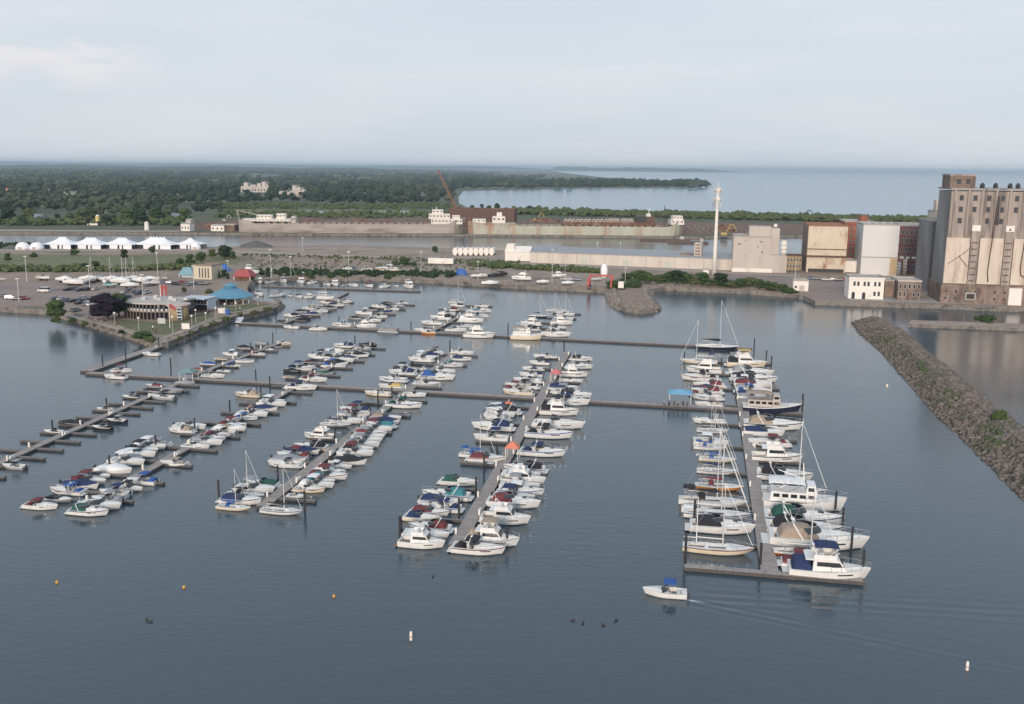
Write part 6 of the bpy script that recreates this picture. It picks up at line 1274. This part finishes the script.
fleet('right side of fourth pier from right', 'boats on the right side of the fourth pier from the right', [
 (69, 111, 515, 'R', 'E', 'w', 'g', 0, 1), (90, 124, 503, 'L', 'R', 'w', 'e', 0, 2), (98, 131, 496, 'L', 'R', 'w', 'n', 0, 0), (118, 144, 491, 'R', 'R', 'w', 'k', 0, 0), (126, 158, 484, 'L', 'R', 'w', 'b', 0, 2), (159, 188, 466, 'L', 'E', 'w', 'a', 0, 2), (182, 211, 449, 'R', 'E', 'w', n_, 0, 2),
 (196, 227, 441, 'R', 'E', 'w', 'r', 0, 4), (209, 237, 435, 'L', 'R', 'w', 'a'), (219, 248, 428, 'R', 'R', 'w', 'r'), (234, 259, 420, 'R', 'E', 'w', 'b', 0, 4), (241, 266, 414, 'R', 'E', 'w', 's', 0, 4), (255, 274, 409, 'R', 'R', 'w', n_), (260, 286, 404, 'R', 'R', 'e', n_), (286, 318, 390, 'R', 'E', 'w', 'n', 0, 2),
 (300, 328, 382, 'R', 'E', 'w', 'r'), (316, 334, 375, 'R', 'C', 'g', 'g'), (323, 347, 368, 'R', 'R', 'w', 'b'), (325, 355, 363, 'R', 'E', 'w', n_), (345, 357, 359, 'R', 'C', 'k', 'k'), (347, 369, 356, 'R', 'E', 'c', n_), (354, 372, 351, 'R', 'R', 'g', 'k'), (360, 378, 347, 'R', 'C', 'k', 'k')])
fleet('left side of leftmost pier', 'boats on the left side of the leftmost pier', [(43, 64, 434, 'L', 'R', 'w', n_), (56, 83, 426, 'L', 'C', 'k', 'k'), (96, 113, 411, 'L', 'R', 'w', 'a'), (122, 140, 399, 'L', 'R', 'w', 'k', 0, 2), (140, 160, 393, 'L', 'C', 'g', 'k'), (145, 163, 388, 'L', 'R', 'g', 'r'),
 (188, 206, 372, 'L', 'C', 'g', 's'), (199, 217, 366, 'L', 'C', 'w', 'b'), (213, 229, 361, 'L', 'C', 'w', 'a'), (222, 239, 356, 'L', 'R', 'w', 'w'), (234, 253, 350, 'L', 'C', 'g', 'k'), (254, 268, 345, 'L', 'C', 'g', 'e')])
fleet('right side of leftmost pier', 'boats on the right side of the leftmost pier', [(1, 27, 469, 'L', 'R', 'g', 'e', 0, 0), (91, 113, 430, 'L', 'R', 'k', 'k', 0, 2), (106, 127, 423, 'L', 'R', 'k', 'e', 0, 0), (150, 176, 400, 'L', 'R', 'g', 'k', 0, 0), (160, 184, 393, 'R', 'C', 'g', 'e'), (176, 196, 385, 'R', 'C', 'g', 'e'),
 (202, 226, 378, 'R', 'E', 'w', n_), (217, 231, 373, 'R', 'R', 'w', n_), (226, 241, 368, 'R', 'R', 'w', 'b'), (236, 255, 363, 'R', 'C', 'w', 'e'), (249, 266, 356, 'R', 'R', 'w', 'r'), (262, 274, 351, 'R', 'R', 'w', 'a'), (272, 283, 348, 'R', 'C', 'g', 'k'), (277, 292, 345, 'R', 'E', 'c', n_)])
fleet('moored at the angled gangway dock', 'boats at the angled gangway dock', [(141, 160, 356, 'L', 'E', 'w', n_), (103, 127, 379, 'L', 'E', 'w', 'r'), (112, 133, 372.5, 'R', 'R', 'w', 'r')])
fleet('along the upper walkway', 'boats along the upper walkway', [(283, 299, 329, 'L', 'E', 'w', n_), (310, 328, 331, 'R', 'E', 'w', n_), (331, 352, 327, 'L', 'E', 'w', n_), (357, 377, 328, 'R', 'F', 'w', n_), (378, 400, 332.5, 'R', 'O', 'w', 'e'), (414, 432, 332, 'L', 'E', 'w', n_), (420, 436, 334.5, 'L', 'R', 'o', n_), (446, 467, 332, 'R', 'E', 'w', 'e'), (464, 495, 338, 'R', 'F', 'w', n_, 0, 1), (511, 542, 340, 'R', 'T', 'c', 'a'), (541, 571, 337, 'R', 'E', 'w', n_), (696, 738, 350, 'R', 'S', 'd', 'k', 0, 1)])
for bi, (nm, Ls) in enumerate((('first short back pier', [(294, 312, 320, 'R', 'k', 'k'), (303, 322, 316.5, 'R', 'g', 'n'), (311, 329, 313, 'R', 'w', 'e'), (319, 338, 310, 'R', 'g', 'k'), (328, 345, 307, 'R', 'w', 'n'), (338, 353, 303.5, 'R', 'w', 's'), (283, 299, 317.5, 'L', 'w', 'k'), (292, 308, 313.5, 'L', 'g', 'k'), (301, 316, 310, 'L', 'w', 'a'), (310, 324, 307, 'L', 'g', 'e'), (320, 333, 304, 'L', 'w', 's'), (331, 342, 301.5, 'L', 'g', 'e')]),
   ('second short back pier', [(363, 382, 322.5, 'R', 'w', 'e'), (370, 388, 318.5, 'R', 'w', 'k'), (378, 395, 314.5, 'R', 'g', 'n'), (385, 400, 311, 'R', 'w', 'k'), (391, 405, 308, 'R', 'g', 'e'), (397, 409, 305, 'R', 'w', 'k'), (347, 363, 320, 'L', 'g', 'k'), (355, 373, 315, 'L', 'w', 'w'), (362, 378, 311.5, 'L', 'g', 'k'), (371, 386, 308, 'L', 'w', 'e'), (380, 392, 305, 'L', 'k', 'k')]),
   ('third short back pier', [(456, 473, 328, 'R', 'w', 'n'), (459, 484, 323, 'R', 'w', 'w'), (467, 489, 318, 'R', 'w', 't'), (470, 492, 313, 'R', 'w', 'e'), (475, 489, 308, 'R', 'w', n_), (421, 443, 325, 'L', 'w', 'e'), (430, 451, 320, 'L', 'w', 'k'), (438, 456, 315.5, 'L', 'w', 'n'), (443, 459, 311.5, 'L', 'w', 'r'), (450, 464, 307, 'L', 'w', 'k')]),
   ('fourth short back pier', [(549, 567, 330, 'R', 'w', 'k'), (551, 573, 325, 'R', 'w', 'e'), (554, 574, 321, 'R', 'w', n_), (557, 575, 316.5, 'R', 'w', 'w'), (516, 539, 331, 'L', 'w', 'k'), (520, 541, 326, 'L', 'w', n_)]))):
    for sd_ in 'LR':
        q = []
        for j, (a, b, y, s, hc, cv) in enumerate([l for l in Ls if l[3] == sd_]):
            q.append((a, b, y, s, ('C' if hc != 'w' else ['E', 'R', 'E'][j % 3]) if bi < 2 else ['E', 'F', 'R', 'E'][j % 4], hc, cv))
        fleet('%s side of %s' % ('right' if sd_ == 'R' else 'left', nm), 'boats on the short back piers', q)
fleet('sails down at fourth short back pier', 'sailboats on the back piers', [(529, 549, 318, 'R', 'S', 'd', 'n', 0, 3), (556, 573, 313.5, 'R', 'S', 'w', n_, 0, 1), (546, 562, 312, 'R', 'S', 'w', n_, 0, 3), (448, 466, 304, 'R', 'S', 'w', n_, 0, 1)])
bas = [(254, 265, 283.5), (265, 277, 283), (278, 290, 282.5), (296, 307, 283.5), (308, 318, 284), (323, 333, 286), (330, 341, 286), (348, 361, 287), (364, 376, 287.5), (380, 392, 288), (403, 416, 288.5), (342, 349, 286), (393, 400, 287)]
for i, (a, b, y) in enumerate(sorted(bas)):
    ty = 'FEERES'[(i * 5) % 6] if i != 3 else 'F'
    if i == 12: ty = 'F'
    fleet('back basin upper row, %s boat from left' % ORD(i + 1), 'boats in the back basin', [(a, b, y, 'R', ty, 'w', [n_, 'n', 'e', 'r', 'w', 't'][i % 6], [-.9, .95, -.8][i % 3])])
for i, (a, b, y) in enumerate([(253, 267, 296), (271, 287, 297), (287, 294, 297), (294, 305, 298), (305, 316, 298.5), (317, 335, 300)]):
    fleet('back basin near row, %s boat from left' % ORD(i + 1), 'boats in the back basin', [(a, b, y, 'R', 'EERRFE'[i] if i < 5 else 'T', 'w', [n_, 'e', n_, 'n', n_, n_][i], [-.85, .9, -.9, -.8, .9, -.1][i])])
for o in [x for x in C.objects if x.get('group') == 'boats in the back basin']: o['label'] = o['label'].replace(', first from near end', '')
# boats ashore
ash = [(0, 5, 280, 'E', 'w', 'w'), (38, 50, 279, 'R', 'w', 'a'), (58, 72, 281, 'C', 'w', 'w'), (66, 84, 284, 'C', 'w', 'w'), (82, 96, 280, 'C', 'w', 'w'), (94, 108, 280, 'C', 'w', 'e'), (104, 120, 281, 'C', 'w', 'w'), (113, 130, 283, 'C', 'w', 'w'), (106, 116, 286, 'R', 'e', 't'), (127, 140, 280, 'C', 'w', 'w'), (134, 148, 282, 'C', 'w', 'w'), (142, 157, 281, 'C', 'w', 'w'), (146, 158, 284, 'E', 'w', 'e'), (124, 137, 286.5, 'C', 'w', 'w'), (162, 167, 279, 'R', 'w', 'w')]
for i, (a, b, y, ty, hc, cv) in enumerate(sorted(ash)):
    c = G((a + b) / 2, y, LZ + .8); L = (b - a) * proj(c)[2] / F * 1.3
    place_boat(c + Vector((0, 0, .25)), -ANG + random.choice([.25, -.25, math.pi - .2]), L, ty, hc, cv, i % 12, '%s ashore behind the car park, %s from left' % (look(ty, hc, cv), ORD(i + 1)), 'boats stored ashore behind the car park', 1, True)
for i, px in enumerate((91, 110, 122, 126, 133)):
    g = G(px, 281, LZ + 1); place_boat(g, 1.4, 9.5, 'S', 'w', n_, 1 + 2 * (i % 2), 'white sailboat on a cradle ashore behind the car park, %s mast from the left' % ORD(i + 1), 'sailboats stored ashore', 1, True)
ash2 = [(242, 259, 274, 'F', 'w', 'w'), (472, 487, 277, 'E', 'w', n_), (482, 498, 284.5, 'C', 'w', 'w'), (512, 530, 280, 'F', 'w', n_), (537, 549, 283, 'C', 'w', 'w'), (553, 566, 277, 'F', 'w', n_), (560, 572, 280, 'S', 'w', n_), (562, 574, 284, 'C', 'w', 'w'), (592, 602, 280, 'E', 'w', n_), (296, 304, 274, 'R', 'w', 'w'), (340, 352, 270, 'E', 'w', 'k'), (362, 373, 271, 'E', 'w', n_), (376, 398, 271, 'E', 'c', 'w'), (493, 508, 275, 'C', 'k', 'k')]
for i, (a, b, y, ty, hc, cv) in enumerate(sorted(ash2)):
    c = G((a + b) / 2, y, LZ + .8); L = (b - a) * proj(c)[2] / F * 1.02
    place_boat(c + Vector((0, 0, .25)), -ANG + random.choice([.15, math.pi + .15]), L, ty, hc, cv, i % 6 if ty != 'S' else 1, '%s ashore in the far boat yard, %s from left' % (look(ty, hc, cv), ORD(i + 1)), 'boats ashore in the boat yard', 1, True)
# motorboat under way
c = G(664.5, 595.5); o = place_boat(c, math.pi - .17, 5.9, 'R', 'w', 'b', 0, 'small white motorboat with blue top moving over open water', None, 1.05)
M_foam = mat('foam', (.55, .6, .62), rough=.7)
st_ = G(683, 599.5); mb = MB()
for q in range(3):
    d = Vector((math.cos(-.25 - q * .12), math.sin(-.25 - q * .12), 0)); n = Vector((-d.y, d.x, 0)); mb.loft([[st_ + d * t * 1.1 + n * (.12 * (1 - t / 3)) * s + Vector((0, 0, .03)) for s in (-1, 1)] for t in (0, 1, 2, 3)], 0, False, False)
tag(mb.build('foam', M_foam), kind='structure')
# buoys, birds
def buoy(px, py, hpx, m, label, r=.3):
    g = G(px, py); h = zat(g.x, g.y, py - hpx); o = empty('buoy', g, 0, label, 'buoy')
    MB().lathe([(r * .6, -.3), (r, -.05), (r, h * .55), (r * .8, h * .9), (.02, h)], 12).build('float', m, o, True); MB().lathe([(r * 1.02, h * .35), (r * 1.02, h * .45)], 12).build('band', M_org, o)
M_yb = mat('buoy_orange', (.62, .33, .06), rough=.5)
buoy(57, 583, 2.4, M_yb, 'leftmost small orange round buoy on the open water', .22); buoy(184, 588, 2.4, M_yb, 'second small orange buoy from the left on open water', .22); buoy(334, 597, 2.4, M_yb, 'third small orange buoy on open water below the sailboats', .2)
buoy(411, 640, 9, M_paint, 'white upright cylinder buoy in the lower middle of the water', .19); buoy(967, 670, 9, M_paint, 'white upright cylinder buoy at the lower right', .19); buoy(887, 387, 3, M_paint, 'tiny white buoy between the rightmost pier and breakwater', .3); buoy(612, 290 + 0, 3, M_paint, 'tiny white buoy by the boat lift', .6)
def duck(px, py, a, label):
    o = empty('duck', G(px, py), a, label, 'bird', 'dark ducks on the open water', 1.2)
    MB().loft([[(x, r * math.cos(t) * .8, z + r * .62 * math.sin(t)) for t in np.linspace(0, 6.28, 10)[:-1]] for x, r, z in ((-.36, .02, .16), (-.28, .07, .13), (-.1, .15, .1), (.1, .15, .1), (.19, .09, .15), (.22, .055, .24), (.25, .06, .3), (.31, .055, .31), (.35, .02, .3))]).build('body', mat('duck_brown', (.05, .04, .035), rough=.8), o, True)
    MB().box(.34, .42, -.02, .02, .28, .31, 0, .01).build('bill', M_yb, o)
for i, (x, y) in enumerate([(573, 621), (583, 623.5), (603, 625.5), (616, 621), (147, 620), (151, 622), (433, 577), (474, 568)]): duck(x, y, i * 1.3, 'dark duck %s' % ['leftmost of the four below the moving motorboat', 'second from left of the four below the motorboat', 'third from left of the four below the motorboat', 'rightmost of the four below the motorboat', 'left one of the pair at lower left', 'right one of the pair at lower left', 'below the near end of the cruiser pier, left', 'below the near end of the cruiser pier, right'][i])
# far sail on the horizon
g = GD(754, 9000, 0); tag(MB().loft([[(0, 0, 1), (0, 3, 1), (0, 1.5, 26)], [(12, 0, 1), (12, 3, 1), (2, 1.5, 26)]]).build('sailing_boat', M_paint, None, loc=g), 'tiny white sail far out on the lake near the headland tip', 'sailboat')
# ------------------------------------------------------------------ haze
hz_ = MB(); hz_.box(-42000, 42000, -500, 46000, -3.5, 122); m = bpy.data.materials.new('haze_air'); m.use_nodes = True; t = m.node_tree; t.nodes.clear()
ou = t.nodes.new('ShaderNodeOutputMaterial'); vo = t.nodes.new('ShaderNodeVolumePrincipled'); vo.inputs['Color'].default_value = (.71, .87, 1.0, 1); vo.inputs['Density'].default_value = 6e-5; vo.inputs['Anisotropy'].default_value = .2
t.links.new(vo.outputs[0], ou.inputs['Volume']); tag(hz_.build('haze', m), kind='stuff')
print('boats', boatn[0], 'objects', len(bpy.data.objects))
